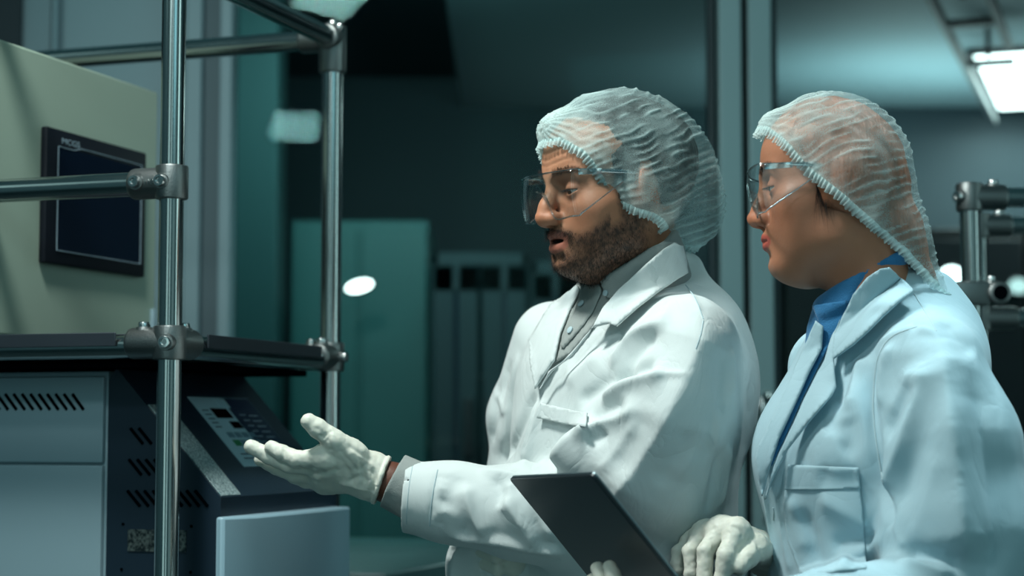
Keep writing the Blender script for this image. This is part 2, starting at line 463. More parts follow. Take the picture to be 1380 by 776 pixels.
# teal full-height locker, seen through the glass
def XY(px, Y): return (px - CXP) / FPX * Y
def Zp(py, Y): return W(CXP, py, Y).z
Yl = 6.0
z1 = Zp(297, Yl)
lk = thing('storage_locker', 'flat teal storage locker behind the glass, left of the dark display cabinets', 'locker', (XY(484, Yl), Yl + .3, 0))
wL = XY(577, Yl) - XY(392, Yl)
MB().box((0, 0, z1 / 2), (wL, .6, z1)).build('body', M['teal'], lk, bevel=.006)
MB().box((-wL / 4 - .002, -.308, z1 / 2 + .03), (wL / 2 - .01, .016, z1 - .12)).build('door', M['teal'], lk, bevel=.004)
MB().box((wL / 4 + .002, -.308, z1 / 2 + .03), (wL / 2 - .01, .016, z1 - .12)).build('door', M['teal'], lk, bevel=.004)
cl = thing('wall_column', 'narrow teal column rising beside the pale partition', 'column', (XY(343, 5.6), 5.7, 0))
MB().box((0, 0, 1.34), (XY(372, 5.6) - XY(314, 5.6), .2, 2.68)).build('shaft', M['column'], cl, bevel=.006)
# display cabinets with dark glass doors
def cabinet(px0, px1, Y, ytop, label):
    a, b = XY(px0, Y), XY(px1, Y); w = b - a; zt = Zp(ytop, Y)
    t = thing('display_cabinet', label, 'cabinet', ((a + b) / 2, Y + .25, 0), 0, 'display cabinets behind the glass')
    f = MB(); f.box((0, .23, zt / 2), (w, .02, zt)); f.box((-w / 2 + .01, 0, zt / 2), (.02, .48, zt)); f.box((w / 2 - .01, 0, zt / 2), (.02, .48, zt))
    f.box((0, 0, zt - .02), (w, .48, .04)); f.box((0, 0, .05), (w, .48, .10)); f.box((0, 0, .86), (w - .04, .46, .03))
    f.build('carcass', M['tealdark'], t, bevel=.003)
    for z in (1.15, 1.45):
        if z < zt - .1: MB().box((0, .02, z), (w - .05, .38, .018)).build('shelf', M['tealdark'], t, bevel=.002)
    for s in (-1, 1):
        d = MB(); cx = s * w / 4; dw = w / 2 - .012; dz = zt - .16; cz = .12 + dz / 2
        for q in (-1, 1):
            d.box((cx + q * (dw / 2 - .03), -.25, cz), (.06, .02, dz))
            d.box((cx, -.25, cz + q * (dz / 2 - .04)), (dw, .02, .08))
        d.box((cx, -.25, .95), (dw, .02, .08))
        o = d.build('door', M['tealdark'], t, bevel=.003)
        MB().box((cx, -.25, cz), (dw - .04, .006, dz - .04)).build('door_glass', M['screen'], o, smooth=False)
        MB().box((-s * -.035 * 1.0, -.275, 1.28), (.03, .03, .18)).build('handle', M['dark'], o, bevel=.006)
    return t
cabinet(582, 712, 5.6, 340, 'dark display cabinet with glass doors just right of the teal locker')
cabinet(716, 846, 5.6, 352, 'display cabinet behind the glass hidden mostly by the bearded man')
# dark equipment cabinets along the far wall, right of the door
for k, (xa, lab) in enumerate(((.98, 'tall dark equipment cabinet on the far wall beside the door stile'), (1.86, 'tall dark equipment cabinet on the far wall behind the short pipe frame'))):
    e_ = thing('equipment_cabinet', lab, 'cabinet', (xa + .43, 6.95, 0), 0, 'equipment cabinets on the far wall')
    zt_ = Zp(306, 6.6)
    MB().box((0, 0, zt_ / 2), (.86, .62, zt_)).build('housing', M['black'], e_, bevel=.006)
    for s_ in (-1, 1):
        d_ = MB().box((s_ * .213, -.318, zt_ / 2 + .02), (.415, .018, zt_ - .12)).build('door', M['dark'], e_, bevel=.004)
        MB().box((s_ * .03, -.338, 1.15), (.018, .03, .16)).build('handle', M['alu'], d_, bevel=.005)
    MB().box((0, -.318, .04), (.84, .016, .06)).build('plinth', M['dark'], e_, bevel=.003)
# small lit ovals; the locker one stands in for a reflection in the glass
def glow_oval(px, py, Y, w_, h_, lab, mat, tilt=0):
    p = W(px, py, Y)
    t = thing('glow_oval', lab, 'lamp', p, 0)
    Mx = Matrix.Rotation(math.radians(tilt), 4, 'Y') @ Matrix.Diagonal((w_ / .1, 1, h_ / .1, 1))
    m = MB().lathe((0, .004, 0), (0, -.018, 0), [(0, .056), (.010, .056), (.014, .050), (.022, .050)], 32); bmesh.ops.transform(m.bm, matrix=Mx, verts=m.bm.verts); m.build('housing', M['dark'], t)
    m = MB().lathe((0, -.010, 0), (0, -.030, 0), [(0, .047), (.012, .045), (.017, .036), (.020, .020)], 32); bmesh.ops.transform(m.bm, matrix=Mx, verts=m.bm.verts); m.build('diffuser', M[mat], t)
glow_oval(1281, 374, 6.612, .094, .082, 'round lit lamp on the far cabinets, left of the short pipe frame posts', 'lamp')
glow_oval(1371, 386, 6.612, .080, .060, 'dim lit lamp at the right edge beyond the short pipe frame', 'lampdim')
glow_oval(485, 386, 5.67, .092, .040, 'small slanted oval glow over the teal locker door, standing in for a reflection in the glass', 'lamp', -14)

# work bench behind the man
bt = thing('lab_bench', 'pale laboratory bench low behind the outstretched arm', 'bench', (-.35, 4.0, 0), math.radians(-19))
MB().box((0, -.02, Zp(766, 3.75)), (.62, 1.0, .035)).build('worktop', M['bench'], bt, bevel=.006)
MB().box((0, -.02, Zp(766, 3.75) - .09), (.54, .92, .12)).build('apron', M['tealdark'], bt, bevel=.004)
for sx in (-1, 1):
    for sy in (-1, 1):
        MB().box((sx * .25, sy * .44 - .02, (Zp(766, 3.75) - .15) / 2), (.05, .05, Zp(766, 3.75) - .15)).build('leg', M['tealdark'], bt, bevel=.004)
# ------------------------------------------------------------------ pipe frames
TH = math.radians(-18.97)                     # frame yaw: local +y runs away to the right, local +x towards the men
N0 = W(228, 500, 2.55); N0.z = 0
LM = Matrix.Translation(N0) @ Matrix.Rotation(TH, 4, 'Z')
def hit_local(px, py, axis, val, Mx=LM):
    """where a photo sight line meets the local plane axis=val"""
    inv = Mx.inverted(); o = inv @ CAM; d = inv.to_3x3() @ ray(px, py)
    return o + d * ((val - o[axis]) / d[axis])
def text(body, size, Mx, mat, parent, name='lettering', ext=.0002):
    cu = bpy.data.curves.new(name, 'FONT'); cu.body = body; cu.size = size; cu.extrude = ext; cu.align_x = 'LEFT'
    o = bpy.data.objects.new(name, cu); C.objects.link(o)
    bpy.context.view_layer.update()
    me = bpy.data.meshes.new_from_object(o.evaluated_get(bpy.context.evaluated_depsgraph_get()))
    bpy.data.objects.remove(o); me.transform(Mx)
    return link(name, me, mat, parent)
RP = 0.0168
def screw(mb_p, c, n, parent, r=.0085):
    """socket set screw boss at c pointing along n"""
    c, n = Vector(c), Vector(n).normalized()
    b = MB().lathe(c - n * .006, c + n * .012, [(0, r * 1.55), (.006, r * 1.5), (.010, r * 1.3), (.0105, r * 1.28)], 24)
    o = b.build('screw_boss', M['cast'], parent)
    s = MB().lathe(c + n * .004, c + n * .009, [(0, r), (.0055, r), (.0075, r * .9), (.0077, r * .55), (.0045, r * .5), (.0045, .0005)], 24)
    s.build('set_screw', M['bolt'], parent)
    return o
def fitting(parent, c, arms, screws, vlen=.047, vup=None):
    """cast clamp fitting: vertical sleeve plus stub sleeves along arms"""
    c = Vector(c); R = .0228
    m = MB()
    e = .0025
    a, b = (-vlen / 2, vlen / 2) if vup is None else vup
    L = b - a
    m.lathe(c + Vector((0, 0, a)), c + Vector((0, 0, b)), [(0, R - e), (e * .3, R - e * .3), (e, R), (L - e, R), (L - e * .3, R - e * .3), (L, R - e)], 40)
    for d, ln in arms:
        d = Vector(d).normalized()
        m.lathe(c, c + d * ln, [(0, R - .001), (ln - .006, R - .001), (ln - .0025, R - .002), (ln - .0006, R - .0042), (ln, R - .0056)], 40)
    o = m.build('clamp_fitting', M['cast'], parent)
    for sc, sn in screws: screw(None, c + Vector(sc), sn, o)
    return o

frame = thing('pipe_frame', 'polished steel pipe frame holding the grey cabinets at left', 'frame', N0, TH)
zU = W(228, 246, 2.55).z; zL = W(228, 462, 2.55).z
F = (0, .53)
zT = W(462, 52, 3.05).z
XL = -1.0
for (x, y) in ((0, 0), (0, .53), (XL, 0), (XL, .53)):
    MB().tube((x, y, 0.012), (x, y, zT), RP, 40).build('post', M['steel'], frame)
    MB().lathe((x, y, 0), (x, y, .03), [(0, .04), (.006, .04), (.008, .022), (.03, .021)], 32).build('foot', M['cast'], frame)
def rail(a, b): return MB().tube(a, b, RP, 40).build('rail', M['steel'], frame)
rail((XL, 0, zU), (-.02, 0, zU)); rail((XL, 0, zL - .004), (-.02, 0, zL - .004)); rail((0, .02, zL - .004), (0, .51, zL - .004))
rail((XL, .53, zL - .004), (-.02, .53, zL - .004)); rail((XL, .02, zL - .004), (XL, .51, zL - .004))
rail((0, .02, zT), (0, .51, zT)); rail((XL, .53, zT), (-.02, .53, zT)); rail((XL, 0, zT), (-.02, 0, zT)); rail((XL, .02, zT), (XL, .51, zT))
fr_n = Vector((-.25, -1, 0)).normalized()
fitting(frame, (0, 0, zU), [((-1, 0, 0), .062)], [((-.044, -.019, .0), (0, -1, 0)), ((-.004, -.019, .0), (0, -1, 0))])
fitting(frame, (0, 0, zL), [((-1, 0, 0), .062), ((0, 1, 0), .062)], [((.006, -.019, 0), (.15, -1, 0)), ((-.04, 0, .018), (0, 0, 1)), ((0, .04, .018), (0, 0, 1))])
fitting(frame, (0, .53, zL), [((-1, 0, 0), .055), ((0, -1, 0), .055)], [((.018, 0, 0), (1, -.1, 0)), ((-.035, 0, .018), (0, 0, 1)), ((0, -.035, .018), (0, 0, 1))])
fitting(frame, (0, .53, zT), [((-1, 0, 0), .058), ((0, -1, 0), .030)], [((.012, -.012, .012), (.7, 0, .5)), ((0, -.0, .018), (0, 0, 1))], vup=(-.058, .021))
for z in (zU, zL, zT): fitting(frame, (XL, 0, z), [((1, 0, 0), .06)], [((.04, -.019, 0), (0, -1, 0))])
for z in (zL, zT): fitting(frame, (XL, .53, z), [((1, 0, 0), .06)], [((.04, -.019, 0), (0, -1, 0))])
fitting(frame, (0, 0, zT), [((-1, 0, 0), .06), ((0, 1, 0), .06)], [])
text('118', .010, Matrix.Translation((-.031, -.0230, zU - .004)) @ Matrix.Rotation(PI / 2, 4, 'X'), M['steel'], frame, 'casting_mark', .0006)
# shelf tray with turned-down lips
sh = MB()
zs = zL + .0145
sh.box((XL / 2, .265, zs - .002), (-XL - .02, .50, .004)); sh.box((XL / 2 - .036, -.0185, zs - .009), (-XL - .075, .003, .019)); sh.box((.0185, .265, zs - .009), (.003, .38, .019))
sh.build('shelf_tray', M['shelf'], frame, bevel=.0008)
MB().box((XL / 2, .265, zL - .0275), (-XL - .05, .46, .010)).build('shelf_board', M['slot'], frame, bevel=.002)

# ---------------- right-hand frame behind the woman
N1 = W(1311, 500, 3.1); N1.z = 0
fr2 = thing('pipe_frame', 'shorter steel pipe frame standing at the right edge behind the woman', 'frame', N1, math.radians(2))
z2 = W(1311, 266, 3.1).z; z3 = W(1311, 396, 3.1).z
y2 = .34
for (x, y) in ((0, 0), (0.112, y2), (.95, 0), (.95, y2)):
    MB().tube((x, y, .012), (x, y, z2), RP, 32).build('post', M['steel'], fr2)
    MB().lathe((x, y, 0), (x, y, .03), [(0, .04), (.006, .04), (.008, .022), (.03, .021)], 32).build('foot', M['cast'], fr2)
for a, b in (((.02, 0, z2), (.95, 0, z2)), ((.13, y2, z2 - .01), (.95, y2, z2 - .01)), ((.13, y2, z3 - .02), (.95, y2, z3 - .02)), ((.95, 0, z2), (.95, y2, z2))):
    MB().tube(a, b, RP, 32).build('rail', M['steel'], fr2)
fitting(fr2, (0, 0, z2), [((1, 0, 0), .062)], [((-.018, -.010, 0), (-1, -.6, 0)), ((.04, 0, .018), (0, 0, 1))])
fitting(fr2, (.112, y2, z2 - .01), [((1, 0, 0), .062)], [((.04, 0, .018), (0, 0, 1))])
fitting(fr2, (.95, 0, z2), [((-1, 0, 0), .062)], []); fitting(fr2, (.95, y2, z2 - .01), [((-1, 0, 0), .062)], [])
fitting(fr2, (.112, y2, z3 - .02), [((1, 0, 0), .07)], [])
sb = MB().box((-.004, -.004, z3), (.058, .046, .040), bev=.004)
sbo = sb.lathe((.040, -.032, z3), (.040, .02, z3), [(0, .0165), (.002, .019), (.05, .019), (.052, .017)], 32).build('swivel_clamp', M['cast'], fr2)
MB().lathe((.040, -.0335, z3), (.040, -.03, z3), [(0, .0125), (.0035, .0125)], 28).build('pipe_hole', M['slot'], sbo)
screw(None, (-.033, -.006, z3 - .004), (-1, -.3, 0), sbo, .006); screw(None, (.034, 0, z3 + .018), (0, 0, 1), sbo, .007)

# ---------------- grey cabinet with touch screen, on the shelf
P1 = LM.inverted() @ W(57, 264, 2.80)
xf = P1.x
cz0 = zs + .004
zc1 = (LM.inverted() @ W(0, 50, 2.70)).z
cab = thing('control_cabinet', 'sage green steel cabinet with a dark touch screen, on the frame shelf', 'cabinet', LM @ Vector((xf, 0, 0)), TH)
cy1 = hit_local(231, 200, 0, xf).y
yc0, yc1 = .028, min(cy1, .50)
zA = hit_local(0, 50, 0, xf).z; zB = hit_local(210, 125, 0, xf).z
zc1 = (zA + zB) / 2
MB().box((-.29, (yc0 + yc1) / 2, (cz0 + zc1) / 2), (.58, yc1 - yc0, zc1 - cz0)).build('housing', M['sage'], cab, bevel=.004)
a_, b_ = hit_local(54, 172, 0, xf), hit_local(189, 205, 0, xf); c_ = hit_local(52, 357, 0, xf); d_ = hit_local(187, 371, 0, xf)
sy0, sy1 = (a_.y + c_.y) / 2, (b_.y + d_.y) / 2; sz0, sz1 = (c_.z + d_.z) / 2, (a_.z + b_.z) / 2
SW, SH = sy1 - sy0, sz1 - sz0
hm = MB().box((.006, (sy0 + sy1) / 2, (sz0 + sz1) / 2), (.012, SW, SH), bev=.003).build('touch_screen', M['bezel'], cab)
bx_ = .0125
i0, i1 = sy0 + SW * .10, sy1 - SW * .06; j0, j1 = sz0 + SH * .10, sz1 - SH * .13
MB().box((bx_ - .0002, (i0 + i1) / 2, (j0 + j1) / 2), (.0012, i1 - i0, j1 - j0)).build('display', M['screen'], hm, smooth=False)
ln = MB(); t_ = .0016
def seg(p, q): ln.path([(bx_ + .0006, p[0], p[1]), (bx_ + .0006, q[0], q[1])], .0007, 6)
tb = i0 + (i1 - i0) * .26
seg((i0, j0), (i0, j1)); seg((i0, j0), (i1, j0)); seg((i1, j0), (i1, j1 + SH * .02)); seg((i0, j1), (tb - .02, j1)); seg((tb - .02, j1), (tb, j1 + SH * .025)); seg((tb, j1 + SH * .025), (i1, j1 + SH * .02))
ln.build('screen_outline', M['print'], hm, smooth=False)
RX = Matrix(((0, 0, 1, 0), (1, 0, 0, 0), (0, 1, 0, 0), (0, 0, 0, 1)))       # text x -> local y, text y -> z, facing +x
text('MCGS', SH * .062, Matrix.Translation((bx_ + .0002, i0 + SW * .03, j1 + SH * .028)) @ RX @ Matrix.Diagonal((1.5, 1, 1, 1)), M['print'], hm)
MB().box((.004, yc1 - .012, zc1 - .42), (.008, .014, .10), bev=.003).build('door_lock', M['bluegrey'], cab)

# ---------------- control machine under the shelf
xb = .036; yb0, yb1 = .086, .479
zb = hit_local(301, 670, 0, xb).z
xt = -.134; zt = hit_local(327, 506, 1, yb1).z
zdoor = hit_local(291, 697, 0, xb).z
xn = hit_local(146, 560, 1, yb0).x
mc = thing('process_machine', 'blue grey machine with a sloping navy control panel, under the frame shelf', 'machine', N0, TH)
MB().prism([(xn, .05), (xb, .05), (xb, zb), (xt, zt), (xn + .012, zt), (xn, zt - .016)], yb0, yb1, 'y').build('control_head', M['navy'], mc, bevel=.003)
XR = -.84
MB().box(((XR + xn) / 2, (yb0 + yb1) / 2, (.05 + zt - .004) / 2), (xn - XR, yb1 - yb0, zt - .054), bev=.004).build('housing', M['bluegrey'], mc)
for (x, y) in ((-.05, yb0 + .05), (-.05, yb1 - .05), (-.78, yb0 + .05), (-.78, yb1 - .05)):
    MB().lathe((x, y, 0), (x, y, .055), [(0, .024), (.012, .024), (.014, .010), (.055, .010)], 24).build('foot', M['dark'], mc)
zse = hit_local(100, 625, 1, yb0).z
yp = yb0 - .006
MB().box(((XR + xn) / 2 - .001, yp + .004, (.07 + zse - .0015) / 2), (xn - XR - .006, .012, zse - .0015 - .07), bev=.003).build('lower_cover', M['bluegrey'], mc)
uc = MB().box(((XR + xn) / 2 - .001, yp + .004, (zse + .0015 + zt - .012) / 2), (xn - XR - .006, .012, zt - .012 - zse - .0015), bev=.003).build('upper_cover', M['bluegrey'], mc)
def slots(px0, py0, n, dpx, L, parent, y):
    for k in range(n):
        p = hit_local(px0 + dpx * k, py0, 1, y); q = hit_local(px0 + dpx * k + L[0], py0 + L[1], 1, y)
        MB().path([(p.x, y - .0006, p.z), (q.x, y - .0006, q.z)], .0024, 8).build('vent_slot', M['slot'], parent)
slots(-15, 531, 11, 11.3, (15, 21), uc, yp - .002)
for px0, py0, n in ((176, 577, 2), (174, 619, 5), (172, 661, 9)):
    slots(px0, py0, n, 11.4, (17, 21), mc, yb0)
pa, pb = hit_local(173, 713, 1, yb0), hit_local(251, 744, 1, yb0)
MB().box(((pa.x + pb.x) / 2, yb0 - .0008, (pa.z + pb.z) / 2), (pb.x - pa.x, .0016, pa.z - pb.z)).build('rating_plate', M['plate'], mc, smooth=False)
for q in ((166, 706), (258, 709), (164, 767), (257, 771)):
    p = hit_local(q[0], q[1], 1, yb0); MB().lathe((p.x, yb0 + .001, p.z), (p.x, yb0 - .0012, p.z), [(0, .0022), (.0022, .0022)], 12).build('rivet_hole', M['slot'], mc)
# slope frame: s runs down the slope from its top edge, y across
sdir = Vector((xb - xt, 0, zb - zt)); SL = sdir.length; sdir.normalize(); snor = Vector((-sdir.z, 0, sdir.x))
if snor.x < 0: snor = -snor
SM = Matrix.Translation((xt, 0, zt)) @ Matrix((((0), sdir.x, snor.x, 0), (1, 0, 0, 0), (0, sdir.z, snor.z, 0), (0, 0, 0, 1)))   # (y, s, n) -> local
def slope_hit(px, py):
    Mx = LM @ SM; inv = Mx.inverted(); o = inv @ CAM; d = inv.to_3x3() @ ray(px, py)
    return o + d * (-o.z / d.z)
st = MB().box((yb0 + .034, SL * .64, .0006), (.058, SL * .70, .0012), SM)
st.build('glitter_strip', M['glitter'], mc, smooth=False)
k0, k1 = slope_hit(252, 535), slope_hit(384, 600); kb = slope_hit(333, 629)
ka, kc = k0.x, k1.x; s0, s1 = k0.y, kb.y
def patch(y0, y1, a, b, n, mat, name, parent, th=.0008):
    return MB().box(((y0 + y1) / 2, (a + b) / 2, n), (abs(y1 - y0), abs(b - a), th), SM).build(name, M[mat], parent, smooth=False)
kp = patch(ka, kc, s0, s1, .0006, 'panel_pale', 'keypad', mc, .0012)
kw, kh = kc - ka, s1 - s0
patch(ka + kw * .52, kc - kw * .01, s0 + kh * .01, s1 - kh * .2, .0014, 'panel_navy', 'key_legend', kp)
patch(ka + kw * .40, ka + kw * .56, s0 + kh * .02, s0 + kh * .16, .0016, 'panel_pale', 'key_label', kp)
patch(ka + kw * .20, ka + kw * .47, s0 + kh * .17, s0 + kh * .31, .0018, 'led', 'display', kp)
patch(ka + kw * .34, ka + kw * .50, s0 + kh * .36, s0 + kh * .46, .0018, 'led', 'display', kp)
for r in range(2):
    for c in range(4):
        if r == 1 and c == 0:
            patch(ka + kw * .15, ka + kw * .25, s0 + kh * .63, s0 + kh * .71, .0018, 'green', 'green_key', kp)
        else:
            patch(ka + kw * (.15 + .12 * c), ka + kw * (.24 + .12 * c), s0 + kh * (.52 + .11 * r), s0 + kh * (.59 + .11 * r), .0018, 'keygrey', 'key', kp)
def dash(y, sp, wy, mat): patch(y - wy / 2, y + wy / 2, sp - .0010, sp + .0010, .0019, mat, 'printed_line', kp, .0004)
for r in range(5): dash(ka + kw * .10, s0 + kh * (.20 + .06 * r), kw * .10, 'panel_navy')
for r in range(2): dash(ka + kw * .32, s0 + kh * (.83 + .06 * r), kw * .44, 'panel_navy')
for r in range(7):
    dash(ka + kw * .66, s0 + kh * (.26 + .08 * r), kw * .10, 'print'); dash(ka + kw * .84, s0 + kh * (.27 + .08 * r), kw * .15, 'print')
# front door
dr = MB()
ydo = yb0 - .004
dr.prism([(xb - .006, ydo), (xb + .006, ydo), (xb + .030, ydo + .055), (xb + .030, yb1 - .012), (xb - .006, yb1 - .002)], .06, zdoor, 'z')
dr.build('front_door', M['doorblue'], mc, bevel=.004)
# ------------------------------------------------------------------ heads (local: +y forward, +x the person's right, z up, origin between the ears at eye height)
MALE = dict(w=1.0, brow=1.0, jaw=1.0, nose_l=0.1235, nose_z=-0.0325, nose_r=0.0118, bridge=0.010, chin_y=0.089, chin_z=-0.0950, mouth_open=0.0052,
            look=-26, lidtop=3, lidbot=-27, neck=0.053, back=0.0985, fh=0.004, top=0.082, mz=-0.0630, lipf=1.0, lip_y=0.1000, browz=0.0, cheek=1.0)
FEMALE = dict(w=0.95, brow=0.35, jaw=0.86, nose_l=0.1195, nose_z=-0.033, nose_r=0.0098, bridge=0.0085, chin_y=0.085, chin_z=-0.0985, mouth_open=0.0,
              look=-24, lidtop=2, lidbot=-28, neck=0.047, back=0.0715, fh=0.0, top=0.074, mz=-0.0640, lipf=0.86, lip_y=0.0990, browz=0.0, cheek=0.98)
EYE = (0.0315, 0.0765, 0.0)
def head_sdf(p):
    w, bw, jw = p['w'], p['brow'], p['jaw']
    cy, cz = p['chin_y'], p['chin_z']
    mz = p['mz']  # mouth line height
    def f(P0):
        P = P0.copy(); P[:, 0] = np.abs(P[:, 0])
        cb = p['back']
        d = ell(P, (0, 0.0865 - cb, 0.034), (0.0765 * w, cb, p['top']))
        d = smin(d, ell(P, (0, 0.030 + p['fh'], 0.038), (0.066 * w, 0.0645, 0.058)), 0.03)          # forehead
        d = smin(d, ell(P, (0, 0.030, -0.030), (0.063 * w, 0.0585, 0.070)), 0.03)         # mid face
        # jaw: gonion to chin
        d = smin(d, cap(P, (0.047 * w * (0.6 + 0.4 * jw), 0.008, -0.064), (0.016, cy - 0.014, cz + 0.008), 0.020 * jw, 0.0160), 0.028)
        d = smin(d, cap(P, (0.054 * w, -0.002, -0.02), (0.049 * w, 0.006, -0.066), 0.018, 0.017 * jw), 0.02)
        d = smin(d, cap(P, (0, cy - 0.0055, cz + 0.006), (0.009, cy - 0.009, cz + 0.006), 0.0165), 0.018)   # chin
        d = smin(d, cap(P, (0.0, 0.045, -0.095), (0.0, 0.01, -0.085), 0.03, 0.04), 0.03)   # under the jaw
        # neck
        d = smin(d, cap(P, (0, -0.022, -0.06), (0, -0.040, -0.25), p['neck'], p['neck'] * 1.06), 0.025)
        # cheekbones, cheeks, maxilla
        d = smin(d, ell(P, (0.044 * w, 0.056, -0.024), (0.022, 0.024, 0.018)), 0.025)
        d = smin(d, ell(P, (0.035 * w, 0.046, -0.056), (0.025 * p['cheek'], 0.030 * p['cheek'], 0.030)), 0.03)
        d = smin(d, ell(P, (0, 0.0745, mz + 0.006), (0.030, 0.0255, 0.024)), 0.018)
        # brow ridge
        d = smin(d, cap(P, (0.008, 0.0875 + 0.003 * bw, 0.0175), (0.042 * w, 0.074 + 0.002 * bw, 0.019), 0.0075 + 0.002 * bw, 0.007), 0.016)
        # eye sockets
        d = smax(d, -ell(P, (0.0315, 0.1005, 0.002), (0.0185, 0.0185, 0.0125)), 0.014)
        d = smax(d, -sph(P, (0.0135, 0.1, 0.002), 0.0085), 0.012)
        # temples
        d = smax(d, -ell(P, (0.092 * w, 0.052, 0.022), (0.020, 0.028, 0.028)), 0.02)
        # nose
        nz, nl, nr = p['nose_z'], p['nose_l'], p['nose_r']
        d = smin(d, cap(P, (0, 0.0900 + 0.002 * bw, 0.012), (0, nl - 0.016, nz + 0.014), 0.0062, p['bridge'] * 0.9), 0.012)
        d = smin(d, cap(P, (0, nl - 0.018, nz + 0.014), (0, nl - nr, nz), p['bridge'] * 0.9, nr), 0.008)
        d = smin(d, ell(P, (0.0110, nl - 0.0215, nz - 0.003), (0.0082, 0.0125, 0.0088)), 0.007)
        d = smin(d, cap(P, (0, nl - 0.011, nz - 0.006), (0, nl - 0.028, nz - 0.013), 0.0050, 0.0075), 0.006)
        d = smax(d, -ell(P, (0.0068, nl - 0.0180, nz - 0.0135), (0.0030, 0.0055, 0.0038)), 0.003)
        d = smax(d, -cap(P, (0.0215, nl - 0.0270, nz + 0.003), (0.0205, nl - 0.0275, nz - 0.009), 0.0008), 0.006)
        # philtrum
        d = smax(d, -cap(P, (0, 0.1050, nz - 0.017), (0, 0.1060, mz + 0.012), 0.0018), 0.005)
        # lips
        mo, lf, ly = p['mouth_open'], p['lipf'], p['lip_y']
        d = smin(d, limb(P, [(0, ly, mz + 0.0040 + mo * .4), (0.009, ly - 0.0015, mz + 0.0050 + mo * .3), (0.0265, ly - 0.0165, mz - 0.0005)], [0.0052 * lf, 0.0048 * lf, 0.0020]), 0.005)
        d = smin(d, limb(P, [(0, ly - 0.0022, mz - 0.0060 - mo), (0.010, ly - 0.0042, mz - 0.0055 - mo), (0.0265, ly - 0.0170, mz - 0.0015)], [0.0060 * lf, 0.0056 * lf, 0.0020]), 0.005)
        if mo > 0:
            d = smax(d, -ell(P, (0, ly - 0.001, mz - mo * .35), (0.0195, 0.018, mo * 0.60)), 0.003)
        else:
            d = smax(d, -limb(P, [(0, ly + 0.0052, mz - 0.0008), (0.012, ly + 0.0012, mz - 0.0006), (0.0275, ly - 0.0130, mz + 0.0006)], [0.0010, 0.0010, 0.0010]), 0.0025)
        d = smax(d, -cap(P, (0, ly + 0.0020, mz - 0.0205 - mo), (0.014, ly - 0.003, mz - 0.0195 - mo), 0.0022), 0.012)
        # lids
        E = EYE; q = P - A(E)
        tx = np.clip(1 - (q[:, 0] / 0.0135) ** 2, 0, 1)
        up, lo = np.radians(p['lidtop'] * tx - 6 * (1 - tx)), np.radians(p['lidbot'] * tx - 12 * (1 - tx))
        op = np.maximum(q[:, 2] * np.cos(up) - q[:, 1] * np.sin(up), -(q[:, 2] * np.cos(lo) - q[:, 1] * np.sin(lo)))
        op = np.maximum(op, np.abs(q[:, 0]) - 0.0132)
        lid = np.linalg.norm(q, axis=1) - 0.0146
        d = smin(d, lid, 0.005)
        d = smax(d, -np.maximum(op, np.linalg.norm(q, axis=1) - 0.0185), 0.0016)
        # ear
        R = rotm(0, 0, math.radians(-24)) @ rotm(math.radians(-14), 0, 0)
        ec = (0.0765 * w, -0.006, -0.008)
        q = (P - A(ec)) @ R
        e1 = ell(q, (0, 0, 0), (0.0075, 0.0185, 0.031))
        e1 = smin(e1, ell(q, (0.001, 0.003, -0.024), (0.0065, 0.009, 0.012)), 0.006)
        e1 = smax(e1, -ell(q, (0.0085, 0.001, -0.002), (0.0065, 0.0105, 0.019)), 0.004)
        e1 = smin(e1, cap(q, (0.001, -0.004, 0.014), (0.002, 0.002, -0.012), 0.0032), 0.004)
        d = smin(d, e1, 0.007)
        return d
    return f
# ------------------------------------------------------------------ people: shared tools
def ss(keys, z):
    """smooth interpolation of (z, value...) rows"""
    k = np.array(sorted(keys), dtype=np.float64)
    zz = np.linspace(k[0, 0], k[-1, 0], 160)
    out = []
    for c in range(1, k.shape[1]):
        y = np.interp(zz, k[:, 0], k[:, c])
        w = np.ones(9) / 9
        yp = np.concatenate([np.full(4, y[0]), y, np.full(4, y[-1])])
        y = np.convolve(yp, w, 'valid')
        out.append(np.interp(z, zz, y).astype(F32))
    return out
class Frame2:
    """upright body frame: o on the floor, f forward, r to the person's right"""
    def __init__(s, o, ang_to_cam):
        a = math.radians(ang_to_cam)
        s.o = A((o[0], o[1], 0)); s.f = A((-math.cos(a), -math.sin(a), 0)); s.r = A((s.f[1], -s.f[0], 0))
    def loc(s, P):
        q = P - s.o
        return q @ s.r, q @ s.f
    def w(s, lat, fwd, z): return tuple(s.o + s.r * lat + s.f * fwd + A((0, 0, z)))
def loft(P, fr, keys, p=2.3, lean=None):
    """keys: (z, fwd centre, half width, half depth)"""
    lat, fwd = fr.loc(P)
    c, a, b = ss(keys, P[:, 2])[:3]
    q = (np.abs(lat / a) ** p + np.abs((fwd - c) / b) ** p) ** (1 / p)
    d = (q - 1) * np.minimum(a, b) * 0.92
    z0, z1 = min(k[0] for k in keys), max(k[0] for k in keys)
    return smax(smax(d, P[:, 2] - z1, 0.02), z0 - P[:, 2], 0.006)
def T3(p): return tuple(W(*p))
def cutplane(d, P, c, n, k=0.004):
    """keep the side n points away from"""
    n = A(n) / np.linalg.norm(n)
    return smax(d, (P - A(c)) @ n, k)
def make_bvh(Vs):
    vv, ff, o = [], [], 0
    for V, Q in Vs:
        vv += V.tolist(); ff += (np.asarray(Q) + o).tolist(); o += len(V)
    return BVHTree.FromPolygons(vv, ff)
def hit(bvh, px, py):
    r = ray(px, py).normalized()
    h = bvh.ray_cast(CAM, r)
    return (h[0], h[1]) if h[0] is not None else (None, None)
